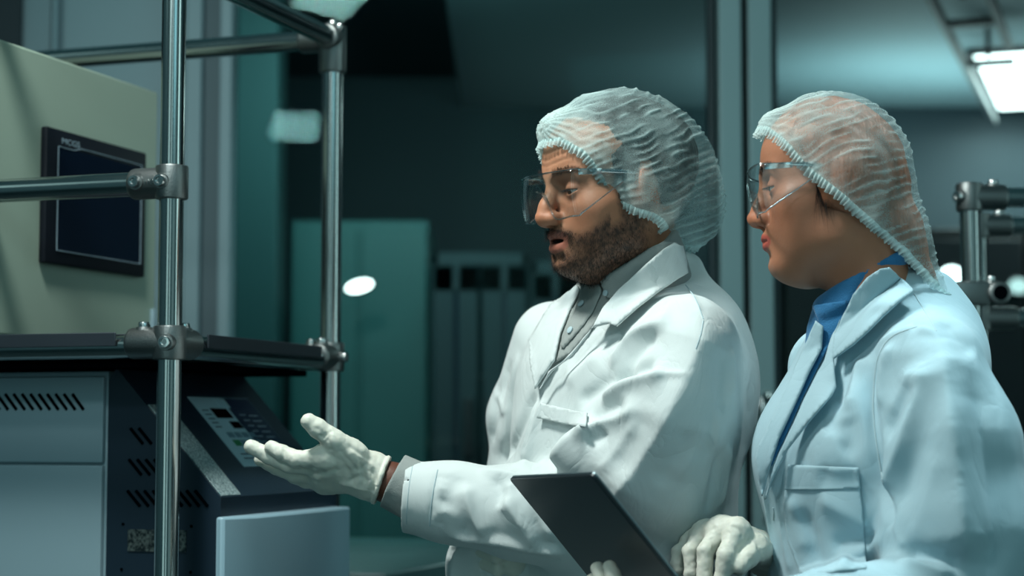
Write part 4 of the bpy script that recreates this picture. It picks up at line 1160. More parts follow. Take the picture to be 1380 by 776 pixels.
# ------------------------------------------------------------------ the bearded man
def build_man():
    fr = Frame2((.150, 2.53), 30)
    P = Person('bearded man in white lab coat and hair net holding out his gloved left hand', (.150, 2.53))
    Mh = head_matrix(W(832, 254, 2.46), 24, 6, -2)
    neckb = W(868, 392, 2.50)
    # ---- coat
    K = [(1.515, -.045, .062, .066), (1.475, -.040, .090, .080), (1.445, -.032, .140, .096), (1.41, -.018, .178, .110), (1.35, -.006, .190, .124), (1.27, .000, .186, .130),
         (1.17, .0, .178, .128), (1.07, .0, .180, .130), (.95, .0, .200, .145), (.80, .0, .212, .155), (.70, .0, .220, .160)]
    SL, EL, WL = T3((926, 466, 2.385)), T3((868, 690, 2.44)), T3((545, 668, 2.45))
    SR, ER, WR = T3((747, 462, 2.67)), T3((712, 650, 2.74)), T3((700, 700, 2.58))
    cd = A(WL) - A(EL); cd /= np.linalg.norm(cd)
    cr = A(WR) - A(ER); cr /= np.linalg.norm(cr)
    def coat(Pn):
        d = loft(Pn, fr, K)
        d = smax(d, .72 - Pn[:, 2], .004)
        # chest and shoulder blades
        d = smin(d, ell(Pn, fr.w(-.075, -.085, 1.33), (.07, .055, .11)), .05)
        # near sleeve
        s1 = limb(Pn, [SL, T3((905, 560, 2.38)), T3((880, 650, 2.40)), EL], [.066, .080, .080, .070], .03)
        s1 = smin(s1, ell(Pn, T3((806, 612, 2.375)), (.056, .040, .040)), .045)
        s1 = smin(s1, cap(Pn, T3((968, 500, 2.44)), T3((948, 580, 2.42)), .030, .030), .05)
        s2 = limb(Pn, [EL, T3((780, 697, 2.43)), T3((700, 690, 2.435)), T3((610, 677, 2.445)), tuple(A(WL) + cd * .02)], [.074, .072, .060, .050, .0455], .02)
        s2 = cutplane(s2, Pn, WL, cd, .002)
        s2 = np.maximum(s2, -np.maximum(cap(Pn, WL, tuple(A(WL) - cd * .03), .0425), -(Pn - A(WL)) @ (-cd) - .001 - .03 + .03))
        s = smin(s1, s2, .014)
        d = smin(d, s, .020)
        # far sleeve
        t = limb(Pn, [SR, T3((715, 560, 2.72)), ER, T3((708, 690, 2.67)), tuple(A(WR) + cr * .02)], [.060, .060, .058, .050, .045], .02)
        t = cutplane(t, Pn, WR, cr, .002)
        d = smin(d, t, .018)
        # front flap swinging forward
        d = smin(d, limb(Pn, [T3((700, 690, 2.56)), T3((655, 760, 2.54)), T3((650, 900, 2.55))], [.05, .05, .055], .02), .05)
        return d
    V, Q = mesh_sdf(coat, (-.25, 2.15, .70), (.42, 2.92, 1.53), .0035)
    V, Q = largest(V, Q)
    FO = [
        # pressed crease down the sleeve
        ([(951, 420), (946, 450), (926, 505), (902, 560), (872, 610), (846, 650), (820, 690)], .062, .024, 't'),
        # sleeve head seam
        ([(948, 432), (940, 405), (925, 385)], .006, .0022, 's'),
        # folds fanning out of the armpit over the sleeve (gentle side left of travel)
        ([(900, 449), (872, 459), (848, 484), (830, 512), (818, 530)], .013, -.011, 'g'), ([(905, 436), (868, 444), (838, 470), (822, 502)], .011, .010, 'g'),
        ([(820, 520), (840, 502), (864, 496), (890, 498)], .010, -.012, 'g'), ([(808, 548), (836, 524), (868, 512), (905, 512)], .013, .014, 'g'),
        ([(925, 512), (900, 507), (880, 506)], .006, .004, 's'),
        ([(788, 566), (822, 552), (850, 546)], .010, -.008, 'g'), ([(770, 592), (800, 578), (835, 564), (870, 545)], .013, .012, 'g'),
        ([(790, 590), (806, 592), (815, 580)], .009, -.008, 'g'), ([(742, 628), (752, 604), (776, 586), (800, 584)], .012, .008, 'g'),
        ([(830, 640), (862, 592), (884, 552)], .020, -.006, 'g'), ([(800, 640), (840, 600), (866, 560)], .012, .005, 'g'),
        ([(980, 462), (986, 500), (984, 545)], .010, .007, 'g'), ([(960, 470), (972, 510), (968, 560)], .012, -.006, 'g'), ([(955, 520), (968, 560), (962, 612)], .014, .007, 'g'), ([(930, 630), (958, 580), (976, 520)], .014, -.006, 'g'),
        ([(905, 650), (938, 604), (952, 560)], .014, .006, 'g'), ([(880, 660), (915, 610), (930, 570)], .014, -.004, 'g'),
        # forearm drags
        ([(616, 634), (612, 660), (600, 690)], .012, -.004, 'g'), ([(622, 648), (636, 690), (660, 728)], .012, .011, 'g'), ([(668, 640), (676, 664), (676, 688)], .008, -.006, 'g'), ([(690, 648), (684, 672), (676, 690)], .008, .005, 'g'),
        ([(676, 664), (698, 702), (728, 740)], .012, .012, 'g'), ([(712, 646), (716, 672), (732, 700), (752, 735)], .012, .009, 'g'),
        ([(736, 652), (690, 640), (640, 633)], .010, .006, 'g'),
        ([(600, 720), (660, 727), (720, 738), (765, 746)], .014, .010, 't'),
        # cuff gather line
        ([(590, 634), (586, 655), (582, 680), (580, 708)], .0035, -.0030, 'g'),
        ([(592, 640), (604, 646)], .0035, -.0018, 'g'), ([(588, 670), (602, 678)], .0035, -.0018, 'g'), ([(588, 690), (602, 692)], .0035, .002, 'g'), ([(584, 704), (600, 706)], .0035, -.0018, 'g'), ([(590, 655), (603, 661)], .0035, .002, 'g'),
        # chest: long folds falling from the shoulder and along the button edge
        ([(702, 465), (692, 520), (684, 570), (676, 625)], .012, .007, 'g'), ([(716, 470), (722, 500), (724, 520)], .005, .0022, 's'),
        ([(726, 520), (712, 548), (700, 575), (686, 612), (678, 632)], .011, -.009, 'g'), ([(738, 530), (722, 575), (712, 618), (706, 634)], .010, .008, 'g'),
        ([(706, 634), (712, 600), (722, 560), (726, 530)], .009, .006, 's'),
        ([(760, 520), (790, 490), (812, 470)], .018, .005, 'g'), ([(778, 545), (810, 522), (828, 502)], .010, -.007, 'g'), ([(762, 500), (800, 465), (840, 455)], .014, -.004, 'g'),
        ([(672, 510), (666, 560), (660, 605)], .010, -.007, 'g'), ([(664, 525), (676, 545), (680, 560)], .008, .006, 'g'), ([(690, 480), (678, 530), (672, 590)], .008, -.004, 'g'),
        ([(836, 455), (872, 434), (910, 426)], .018, .005, 'g'),
        ([(984, 590), (976, 640), (968, 690)], .010, .008, 'g'), ([(972, 600), (962, 650), (950, 700)], .010, -.006, 'g'), ([(620, 736), (612, 760), (612, 790)], .010, .008, 'g'), ([(640, 738), (648, 760), (648, 790)], .008, -.008, 'g'), ([(610, 735), (604, 755)], .010, -.006, 'g'),
    ]
    V = folds(V, Q, FO)
    V = crumple(V, Q, .0010, 18, 11)
    V = relax(V, Q, 1, .4).astype(F32)
    coat_o = P.part('lab_coat', V, Q, M['coat'], label='white lab coat')
    # ---- shirt: neck stand below the collars
    up = A(Mh @ Vector((0, -.022, -.085))); lo_ = A(neckb)
    def neck(Pn):
        ax = (up - lo_) / np.linalg.norm(up - lo_)
        d = cap(Pn, lo_ - ax * .05, lo_ + ax * .10, .074, .0575)
        d = smin(d, ell(Pn, tuple(lo_ - A((0, 0, .052))), (.085, .085, .04)), .05)
        n = A(Mh.to_3x3() @ Vector((0, .62, 1))); n /= np.linalg.norm(n)
        c = A(W(850, 352, 2.44))
        return cutplane(d, Pn, c, n, .004)
    V2, Q2 = mesh_sdf(neck, neckb - Vector((.16, .16, .12)), neckb + Vector((.16, .16, .16)), .004)
    V2, Q2 = largest(V2, Q2)
    V2 = crumple(V2, Q2, .001, 40, 5)
    shirt = P.part('shirt', V2, Q2, M['shirt'], label='grey button-down shirt')
    bv = make_bvh([(V, Q), (V2, Q2)])
    # shirt front in the opening
    P.sheet('shirt_front', bv, [(782, 372), (800, 374), (840, 378), (846, 392), (800, 440), (770, 476), (748, 490), (744, 484), (750, 452), (768, 410)], .004, .002, M['shirt'], shirt)
    pk = P.sheet('placket', bv, [(787, 376), (808, 380), (812, 392), (800, 420), (786, 440), (760, 470), (755, 466), (775, 420)], .0075, .002, M['shirt'], shirt)
    for q in ((776, 450), (790, 416)):
        h, n = hit(bv, *q); c = h + n * .0105
        P.add('button', MB().lathe(c, c + n * .002, [(0, .005), (.0015, .005), (.002, .004)], 20), M['seam'], pk)
    # shirt collar, both leaves
    P.sheet('collar', bv, [(806, 371), (830, 360), (860, 344), (893, 326), (912, 326), (916, 336), (880, 366), (852, 388), (822, 402), (819, 401)], .010, .0025, M['shirt'], shirt)
    P.sheet('collar', bv, [(780, 370), (788, 372), (789, 380), (785, 392), (781, 384)], .008, .0025, M['shirt'], shirt)
    h, n = hit(bv, 825, 397); c = h + n * .0135
    P.add('button', MB().lathe(c, c + n * .002, [(0, .004), (.0015, .004), (.002, .003)], 20), M['seam'], shirt)
    # coat lapels and collar
    P.sheet('lapel', bv, [(838, 388), (858, 404), (832, 438), (822, 436), (798, 442), (794, 450), (772, 478), (745, 500), (726, 525), (740, 500), (758, 488), (774, 470), (800, 440), (820, 412)], .014, .003, M['coat'], coat_o)
    P.sheet('lapel', bv, [(779, 385), (783, 392), (768, 420), (756, 450), (748, 486), (730, 512), (722, 524), (716, 490), (714, 460), (742, 412)], .010, .003, M['coat'], coat_o)
    P.sheet('coat_collar', bv, [(908, 327), (918, 331), (922, 345), (926, 368), (915, 374), (890, 392), (860, 415), (832, 440), (822, 436), (800, 441), (812, 418), (836, 388), (870, 356), (893, 336)], .019, .0035, M['coat'], coat_o)
    P.sheet('chest_pocket', bv, [(729, 543), (760, 550), (792, 557), (790, 577), (756, 570), (724, 563)], .005, .003, M['coat'], coat_o)
    # seams
    bvc = make_bvh([(V, Q)])
    def seamline(pts, r=.0009, name='seam', mat='seam', off=0.0):
        pl = [hit(bvc, *p) for p in densify(smooth_px(pts), 4)]
        pl = [h + n * off for h, n in pl if h is not None]
        if len(pl) > 2: P.add(name, MB().path(pl, r, 6), M[mat], coat_o)
    seamline([(924, 384), (938, 402), (948, 430)]); seamline([(948, 432), (945, 450), (938, 470)])
    seamline([(590, 633), (585, 655), (581, 680), (579, 709)])
    seamline([(556, 628), (551, 655), (548, 690), (548, 706)], .0006)
    # ---- trousers and shoes (below the frame)
    def legs(Pn):
        d = loft(Pn, fr, [(1.02, 0, .15, .11), (.92, 0, .165, .12), (.84, 0, .17, .125)])
        for s in (-1, 1):
            d = smin(d, limb(Pn, [fr.w(s * .09, 0, .90), fr.w(s * .10, .01, .50), fr.w(s * .105, -.01, .09)], [.092, .066, .056], .02), .03)
        return smax(d, .07 - Pn[:, 2], .004)
    V3, Q3 = mesh_sdf(legs, (-.1, 2.28, .05), (.4, 2.78, 1.05), .011)
    P.part('trousers', V3, Q3, M['trouser'])
    for s in (-1, 1):
        def shoe(Pn):
            d = smin(cap(Pn, fr.w(s * .105, -.03, .045), fr.w(s * .12, .15, .032), .042, .034), cap(Pn, fr.w(s * .105, -.02, .06), fr.w(s * .105, -.02, .11), .045), .03)
            return smax(d, .001 - Pn[:, 2], .003)
        c = fr.w(s * .11, .05, .05)
        V4, Q4 = mesh_sdf(shoe, np.array(c) - (.19, .19, .06), np.array(c) + (.19, .19, .12), .007)
        P.part('shoe', V4, Q4, M['shoe'])
    # ---- head
    body, (HV, HQ) = face_parts(P, Mh, MALE, srgb(176, 124, 96)[:3], srgb(158, 94, 80)[:3], (-.05, .86, -.50), beard=1.0, seed=3)
    # the stretched arm inside the sleeve, seen as skin between glove and cuff
    nb_ = tuple(xf_pts(Mh, A([(0, -.038, -.185)]))[0])
    arm = [nb_, tuple(A(SL) * .9 + A(nb_) * .1), T3((885, 600, 2.40)), T3((862, 686, 2.44)), T3((700, 690, 2.44)), T3((575, 672, 2.45)), T3((530, 652, 2.455)), T3((500, 642, 2.455))]
    Va, Qa = mesh_sdf(lambda Pn: limb(Pn, arm, [.042, .036, .036, .034, .034, .029, .0262, .0255], .01), np.min(arm, 0) - .06, np.max(arm, 0) + .06, .0042)
    Va = Va - P.off
    hv = np.array([v.co[:] for v in body.data.vertices], dtype=F32)
    i0 = int(np.linalg.norm(hv + P.off - A(nb_), axis=1).argmin())
    n0 = len(hv)
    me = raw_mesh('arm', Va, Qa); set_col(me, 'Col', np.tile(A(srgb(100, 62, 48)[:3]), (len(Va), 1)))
    me.materials.append(M['skin'])
    bm = bmesh.new(); bm.from_mesh(body.data); bm.from_mesh(me)
    bm.verts.ensure_lookup_table()
    j0 = n0 + int(np.linalg.norm(Va - hv[i0], axis=1).argmin())
    va, vb = bm.verts[i0], bm.verts[j0]                      # joined to the neck stump inside the coat
    vc = va.link_edges[0].other_vert(va); vd = vb.link_edges[0].other_vert(vb)
    bm.faces.new((va, vc, vd, vb))
    bm.to_mesh(body.data); bm.free(); bpy.data.meshes.remove(me)
    body.data.polygons.foreach_set('use_smooth', np.ones(len(body.data.polygons), dtype=bool))
    # shirt cuff
    c0, c1 = T3((529, 647, 2.452)), T3((580, 672, 2.45))
    ax = A(c1) - A(c0); ax /= np.linalg.norm(ax)
    def cuff(Pn):
        d = np.maximum(cap(Pn, c0, c1, .0375, .0405), -(cap(Pn, tuple(A(c0) - ax * .1), tuple(A(c0) + ax * .016), .0315, .0320)))
        return cutplane(d, Pn, A(c0) , -ax, .002)
    Vc, Qc = mesh_sdf(cuff, np.minimum(c0, c1) - .06, np.maximum(c0, c1) + .06, .0022)
    Vc, Qc = largest(Vc, Qc)
    P.part('shirt_cuff', crumple(Vc, Qc, .0006, 60, 2), Qc, M['shirt'], shirt)
    # ---- gloves
    J = dict(wrist=T3((500, 641, 2.455)),
             index=[T3((440, 616, 2.425)), T3((400, 619, 2.43)), T3((380, 610, 2.437)), T3((366, 603, 2.442))],
             middle=[T3((437, 627, 2.442)), T3((390, 626, 2.448)), T3((362, 614, 2.452)), T3((338, 602, 2.455))],
             ring=[T3((436, 638, 2.460)), T3((396, 638, 2.468)), T3((372, 629, 2.475)), T3((352, 620, 2.48))],
             pinky=[T3((440, 648, 2.476)), T3((412, 648, 2.485)), T3((396, 642, 2.492)), T3((380, 634, 2.498))],
             thumb=[T3((476, 612, 2.425)), T3((451, 594, 2.412)), T3((428, 577, 2.408)), T3((416, 568, 2.406))], arm=[T3((513, 647, 2.455))])
    hf, lo, hi = hand_sdf(J, 1.05)
    ga = A(T3((516, 649, 2.455))); gn = A(J['arm'][0]) - A(J['wrist']); gn /= np.linalg.norm(gn)
    gn2 = A(T3((517, 649, 2.455))) - A(T3((480, 636, 2.455))); gn2 /= np.linalg.norm(gn2)
    def glove(Pn):
        d = cutplane(hf(Pn), Pn, ga, gn2, .003)
        d = smin(d, np.maximum(np.abs((Pn - ga + gn2 * .003) @ gn2) - .0022, hf(Pn) - .0022) , .003)
        return d
    Vg, Qg = mesh_sdf(glove, lo, hi, .0017)
    Vg, Qg = largest(Vg, Qg)
    Vg = folds(Vg, Qg, [([(452, 600), (470, 622), (490, 640)], .004, -.0022, 'g'), ([(466, 598), (484, 612), (505, 622)], .004, -.002, 'g'), ([(440, 590), (446, 600), (446, 608)], .003, -.002, 'g'), ([(430, 585), (438, 592)], .003, -.0015, 'g'),
                        ([(400, 628), (410, 634), (425, 630)], .004, -.002, 'g'), ([(412, 640), (440, 638), (460, 630)], .005, -.0025, 'g'), ([(470, 650), (485, 640), (496, 650)], .004, -.0025, 'g'), ([(455, 650), (475, 655), (495, 662)], .004, .002, 'g'), ([(500, 630), (508, 650), (502, 664)], .003, -.0022, 'g'), ([(492, 625), (500, 645), (494, 664)], .003, .0018, 'g'), ([(484, 622), (492, 642), (486, 664)], .003, -.0018, 'g'), ([(476, 620), (486, 640), (480, 660)], .003, .0014, 'g'), ([(470, 605), (490, 618), (508, 632)], .003, .0016, 'g'), ([(456, 612), (470, 634), (476, 655)], .004, -.0016, 'g'), ([(425, 575), (436, 584), (446, 590)], .003, -.0012, 'g'), ([(430, 590), (440, 586), (448, 580)], .002, -.0012, 'g'),
                        ([(380, 602), (384, 612), (378, 622)], .003, -.0015, 'g')])
    Vg = crumple(Vg, Qg, .0007, 75, 9, A(np.diag([1.6, .8, .7])) @ rotm(0, .5, 0)); Vg = crumple(Vg, Qg, .0003, 220, 19)
    P.part('glove', Vg, Qg, M['latex'], label='white latex glove on the raised left hand')
    # far hand, closed, hidden behind the sleeve
    w0 = A(WR); o = w0 + cr * .03
    u = np.cross(cr, A((0, 0, 1))); u /= np.linalg.norm(u); v = np.cross(u, cr)
    J2 = dict(wrist=tuple(w0 + cr * .005))
    for n, a in (('index', .030), ('middle', .010), ('ring', -.010), ('pinky', -.028)):
        b = w0 + cr * .095 + v * a
        J2[n] = [tuple(b), tuple(b + cr * .022 + u * .02), tuple(b + u * .045), tuple(b - cr * .015 + u * .04)]
    J2['thumb'] = [tuple(w0 + cr * .04 + v * .03 + u * .01), tuple(w0 + cr * .065 + v * .04 + u * .025), tuple(w0 + cr * .09 + v * .035 + u * .04)]
    hf2, lo2, hi2 = hand_sdf(J2, 1.0)
    Vg, Qg = mesh_sdf(hf2, lo2, hi2, .003)
    P.part('glove', Vg, Qg, M['latex'])
    # ---- hair
    def hairf(Pn):
        d = ell(Pn, (0, -.012, .036), (.0815, .1065, .0875))
        x, y, z = np.abs(Pn[:, 0]), Pn[:, 1], Pn[:, 2]
        edge = np.interp(y, [-.11, -.04, -.018, -.012, .004, .020, .030, .045, .07, .10], [-.075, -.055, -.03, .03, .03, -.020, -.012, .045, .062, .070])
        return smax(d, (edge - z) * .75, .005)
    Vh, Qh = mesh_sdf(hairf, (-.1, -.14, -.1), (.1, .12, .14), .003)
    Vh = crumple(Vh, Qh, .0012, 120, 3, A(np.diag([2, .6, .6])))
    P.part('hair', xf_pts(Mh, Vh), Qh, M['hair_dark'], label='short dark hair')
    # ---- hair net
    def edge(y): return np.interp(y, [-.17, -.11, -.055, -.02, -.001, .021, .048, .078, .095, .125], [-.098, -.088, -.080, -.060, -.046, -.036, -.009, .041, .061, .068])
    def outer(Pn):
        d = ell(Pn, (0, -.008, .044), (.0865, .104, .090))
        d = smin(d, ell(Pn, (0, -.072, .010), (.080, .074, .082)), .04)
        d = smin(d, ell(np.abs(Pn * A((1, 0, 0))) + Pn * A((0, 1, 1)), (.066, -.014, -.012), (.036, .042, .052)), .03)
        d = smin(d, ell(Pn, (0, .080, .078), (.030, .024, .022)), .03)
        d = smin(d, ell(Pn, (0, -.100, -.036), (.052, .050, .050)), .04)
        d = smin(d, ell(Pn, (0, .034, .036), (.0745, .0695, .066)), .01)
        return d
    def netf(Pn): return smax(outer(Pn), edge_cut(edge, Pn), .002)
    net, band = hair_net(P, Mh, netf, edge, M['net_white'], 21, .0030, .0028, (0, .098, .088))
    goggles(P, Mh)
    return P

def hair_net(P, Mh, netf, edge, mat, seed, puff, pleat, knot, lo=(-.13, -.20, -.20), hi=(.13, .16, .17), freq=92, thin=0.0):
    V, Q = mesh_sdf(netf, lo, hi, .0024)
    e = edge_cut(edge, V)
    keep = e < -.0016
    mp = np.cumsum(keep) - 1
    Q = mp[Q[keep[Q].all(1)]]; V = V[keep]
    V, Q = largest(V, Q)
    N = vnormals(V, Q)
    k = A(knot); q = V - k; r = np.linalg.norm(q, axis=1)
    # pleats run from the front knot backwards: angle about the knot axis
    axd = A((0, -.80, -.35)); axd /= np.linalg.norm(axd)
    s = q @ axd; pr = q - s[:, None] * axd
    u1 = A((1, 0, 0)); u2 = np.cross(axd, u1)
    th = np.arctan2(pr @ u2, pr @ u1)
    wob = fbm(V * 28, seed, 3)
    rid = np.cos(th * 26 + wob * 3.2)
    ph_ = 2 * PI * (V[:, 2] + .30 * V[:, 1]) * freq + 3.0 * fbm(V * 26, seed + 8, 2)
    rows_ = np.exp(-(np.abs(np.sin(ph_ / 2)) / .38) ** 2) * np.clip(noise(V * A((40, 40, 75)), seed + 4) * 1.1 + .55, 0, 1)
    near = np.exp(-np.maximum(r - .015, 0) / .050)
    far = 1 - np.exp(-np.maximum(r - .02, 0) / .045)
    edk = np.exp(-np.maximum(-edge_cut(edge, V), 0) / .012)
    d = puff * fbm(V * 22, seed + 2, 3) + pleat * (near * rid * .8 + far * rows_ * 1.0) * (1 - .6 * edk)
    V2 = V + N * d[:, None].astype(F32)
    den = np.clip(.16 + near * (.22 + .40 * np.clip(rid, 0, 1)) + far * rows_ * .55 + .20 * wob + edk * .40 - thin, 0, 1)
    o = P.part('hair_net', xf_pts(Mh, V2), Q, mat, label='translucent white disposable hair net')
    set_col(o.data, 'Col', np.stack([den, den, den], 1))
    L = boundary_loops(Q)
    lp = V2[L[0]]
    for _ in range(6): lp = .5 * lp + .25 * (np.roll(lp, 1, 0) + np.roll(lp, -1, 0))
    cum = np.concatenate([[0], np.cumsum(np.linalg.norm(np.diff(np.vstack([lp, lp[:1]]), axis=0), axis=1))])
    n = int(cum[-1] / .0013); tt = np.linspace(0, cum[-1], n, endpoint=False)
    lp2 = np.stack([np.interp(tt, cum, np.append(lp[:, c], lp[0, c])) for c in range(3)], 1)
    # gathered ruffle: narrow sheet zig-zagging out and in
    cen = np.array([0, -.01, .02]); tang = np.roll(lp2, -1, 0) - np.roll(lp2, 1, 0); tang /= np.linalg.norm(tang, axis=1, keepdims=True)
    out = lp2 - cen; out -= (out * tang).sum(1, keepdims=True) * tang; out /= np.linalg.norm(out, axis=1, keepdims=True)
    dwn = np.cross(tang, out); dwn *= np.sign((dwn * A((0, .35, -1))).sum(1, keepdims=True))
    ph = np.arange(n) * 2 * PI / 4.6 + 1.2 * np.sin(np.arange(n) * .21)
    rows = []
    for j, (dd, amp) in enumerate(((-.0045, .0006), (-.0015, .0012), (.0010, .0009), (.0042, .0020), (.0072, .0030))):
        rows.append(lp2 + dwn * (dd + (.0012 * np.sin(ph * .5))[:, None] * (j > 2)) + out * ((.0012 if j < 3 else .0006) + amp * np.sin(ph))[:, None])
    R = np.stack(rows, 1).reshape(-1, 3); m = len(rows)
    idx = np.arange(n * m).reshape(n, m); nx = np.roll(idx, -1, 0)
    Qb = np.stack([idx[:, :-1].ravel(), nx[:, :-1].ravel(), nx[:, 1:].ravel(), idx[:, 1:].ravel()], 1)
    b = P.part('elastic_band', xf_pts(Mh, R.astype(F32)), Qb, mat, o)
    db = np.clip(np.tile(A((.75, .95, .8, .55, .5)), (n, 1)) + .2 * np.sin(ph)[:, None] * A((.3, .3, .5, 1, 1)), 0, 1).reshape(-1)
    set_col(b.data, 'Col', np.stack([db, db, db], 1))
    return o, b
build_man()
# ------------------------------------------------------------------ the woman
def build_woman():
    O = (.4416, 2.30)
    fr = Frame2(O, 35)
    P = Person('woman in profile wearing a blue-lit white lab coat and hair net, holding an open laptop', O)
    Mh = head_matrix(W(1134, 251, 2.30), -10, 3, 1)
    neckb = W(1152, 425, 2.31)
    K = [(1.470, -.055, .055, .060), (1.435, -.050, .078, .076), (1.405, -.042, .094, .088), (1.37, -.034, .118, .096), (1.31, -.018, .140, .104), (1.245, -.008, .145, .116),
         (1.19, -.006, .144, .114), (1.10, -.010, .142, .112), (1.02, -.01, .155, .120), (.90, -.008, .175, .140), (.74, .0, .185, .150), (.66, .0, .19, .152)]
    SL, EL = T3((1258, 494, 2.19)), T3((1284, 812, 2.13))
    WL = T3((930, 850, 1.98))
    SR, ER, WR = fr.w(.112, -.05, 1.35), fr.w(.150, -.10, 1.10), T3((1060, 752, 2.40))
    cr = A(WR) - A(ER); cr /= np.linalg.norm(cr); cl = A(WL) - A(EL); cl /= np.linalg.norm(cl)
    def coat(Pn):
        d = loft(Pn, fr, K)
        d = smax(d, .68 - Pn[:, 2], .004)
        d = smin(d, ell(Pn, fr.w(-.055, .062, 1.245), (.055, .048, .06)), .06)
        d = smin(d, ell(Pn, fr.w(.055, .060, 1.245), (.05, .046, .06)), .06)
        d = smin(d, cap(Pn, fr.w(-.04, -.075, 1.380), SL, .050, .052), .05)
        s = limb(Pn, [SL, T3((1277, 600, 2.17)), T3((1290, 720, 2.15)), EL], [.060, .079, .082, .072], .03)
        s2 = limb(Pn, [EL, T3((1120, 838, 2.06)), tuple(A(WL) + cl * .01)], [.066, .055, .045], .02)
        s2 = cutplane(s2, Pn, WL, cl, .002)
        s = smin(s, s2, .02)
        d = smin(d, s, .014)
        t = limb(Pn, [SR, ER, tuple(A(WR) + cr * .01)], [.058, .056, .041], .02)
        t = cutplane(t, Pn, WR, cr, .002)
        return smin(d, t, .018)
    V, Q = mesh_sdf(coat, (.05, 1.85, .64), (.82, 2.68, 1.49), .0037)
    V, Q = largest(V, Q)
    FO = [
        ([(1266, 452), (1278, 540), (1290, 640), (1303, 762)], .060, .021, 't'), ([(1302, 500), (1318, 560), (1334, 640), (1340, 710), (1342, 776)], .045, -.011, 't'),
        ([(1182, 465), (1173, 520), (1176, 570), (1186, 640), (1200, 700), (1214, 738)], .008, -.011, 'g'), ([(1204, 455), (1190, 500), (1187, 560)], .010, .008, 'g'),
        ([(1188, 592), (1212, 548), (1240, 512)], .014, -.009, 'g'), ([(1192, 670), (1218, 595), (1242, 530), (1248, 492)], .030, .013, 't'), ([(1196, 560), (1212, 530), (1236, 500)], .010, .004, 'g'),
        ([(1204, 700), (1228, 640), (1250, 560), (1258, 500)], .018, -.006, 'g'), ([(1226, 740), (1248, 690), (1268, 600)], .022, .005, 'g'),
        ([(1212, 742), (1240, 748), (1275, 752), (1300, 764)], .009, -.010, 'g'), ([(1200, 700), (1216, 728), (1220, 744)], .010, .006, 'g'), ([(1206, 757), (1240, 765), (1290, 776)], .012, .009, 'g'),
        ([(1270, 456), (1262, 446), (1235, 440)], .008, .003, 's'), ([(1178, 470), (1200, 452), (1235, 440)], .010, .004, 'g'),
        ([(1162, 478), (1152, 520), (1140, 558)], .013, .008, 'g'), ([(1150, 480), (1140, 520), (1128, 556)], .010, -.006, 'g'), ([(1140, 560), (1150, 596), (1130, 612)], .014, -.006, 'g'), ([(1130, 500), (1128, 540), (1112, 590)], .012, -.005, 'g'),
        ([(1078, 680), (1094, 726), (1108, 776)], .014, -.009, 'g'), ([(1064, 660), (1080, 704), (1090, 750)], .012, .007, 'g'), ([(1100, 668), (1145, 690), (1185, 716)], .018, .008, 'g'), ([(1100, 640), (1130, 652), (1165, 642)], .016, -.005, 'g'), ([(1120, 776), (1156, 748), (1198, 722)], .013, .008, 'g'), ([(1120, 740), (1150, 726), (1190, 722)], .010, -.006, 'g'),
        ([(1050, 776), (1036, 700), (1032, 660), (1030, 620)], .007, .004, 's'), ([(1052, 700), (1060, 740), (1066, 776)], .008, .004, 'g'),
        ([(1160, 420), (1200, 415), (1240, 425)], .02, .003, 'g'), ([(1268, 426), (1292, 455), (1312, 482)], .014, -.006, 'g'),
    ]
    V = folds(V, Q, FO)
    V = crumple(V, Q, .0010, 17, 31)
    V = relax(V, Q, 1, .4).astype(F32)
    coat_o = P.part('lab_coat', V, Q, M['coat_bluelit'], label='white lab coat, bluish light painted in')
    # ---- turtleneck
    up = A(Mh @ Vector((0, -.026, -.085))); lo_ = A(neckb)
    nax = (up - lo_) / np.linalg.norm(up - lo_)
    def neck(Pn):
        d = cap(Pn, lo_ - nax * .06, lo_ + nax * .09, .0545, .0520)
        n = A(Mh.to_3x3() @ Vector((0, .46, 1))); n /= np.linalg.norm(n)
        c = A(W(1132, 384, 2.30))
        return cutplane(d, Pn, c, n, .006)
    V2, Q2 = mesh_sdf(neck, neckb - Vector((.15, .15, .13)), neckb + Vector((.15, .15, .15)), .0036)
    V2, Q2 = largest(V2, Q2)
    V2 = folds(V2, Q2, [([(1100, 425), (1120, 418), (1150, 400)], .006, .003, 'g'), ([(1104, 436), (1125, 428), (1150, 414)], .006, -.003, 'g')])
    V2 = crumple(V2, Q2, .0009, 40, 5)
    knit = P.part('turtleneck', V2, Q2, M['knit'], label='blue turtleneck')
    bv = make_bvh([(V, Q), (V2, Q2)])
    P.sheet('turtleneck_front', bv, [(1096, 412), (1140, 405), (1145, 420), (1120, 460), (1100, 500), (1080, 540), (1058, 590), (1040, 628), (1038, 622), (1048, 590), (1068, 545), (1088, 500), (1104, 470), (1106, 440)], .004, .002, M['knit'], knit)
    # near lapel, collar, far lapel
    P.sheet('lapel', bv, [(1132, 430), (1128, 470), (1124, 484), (1127, 522), (1122, 533), (1090, 570), (1062, 606), (1040, 650), (1030, 672), (1040, 640), (1050, 612), (1070, 572), (1092, 524), (1112, 486), (1120, 458)], .013, .003, M['coat_bluelit'], coat_o)
    P.sheet('lapel', bv, [(1100, 432), (1110, 440), (1108, 470), (1092, 500), (1072, 545), (1050, 592), (1038, 630), (1028, 668), (1019, 620), (1024, 600), (1046, 556), (1066, 512), (1080, 480)], .010, .003, M['coat_bluelit'], coat_o)
    P.sheet('coat_collar', bv, [(1186, 362), (1198, 360), (1222, 382), (1232, 394), (1214, 406), (1192, 426), (1170, 448), (1150, 466), (1124, 484), (1124, 462), (1134, 430), (1150, 396), (1168, 374)], .017, .0035, M['coat_bluelit'], coat_o)
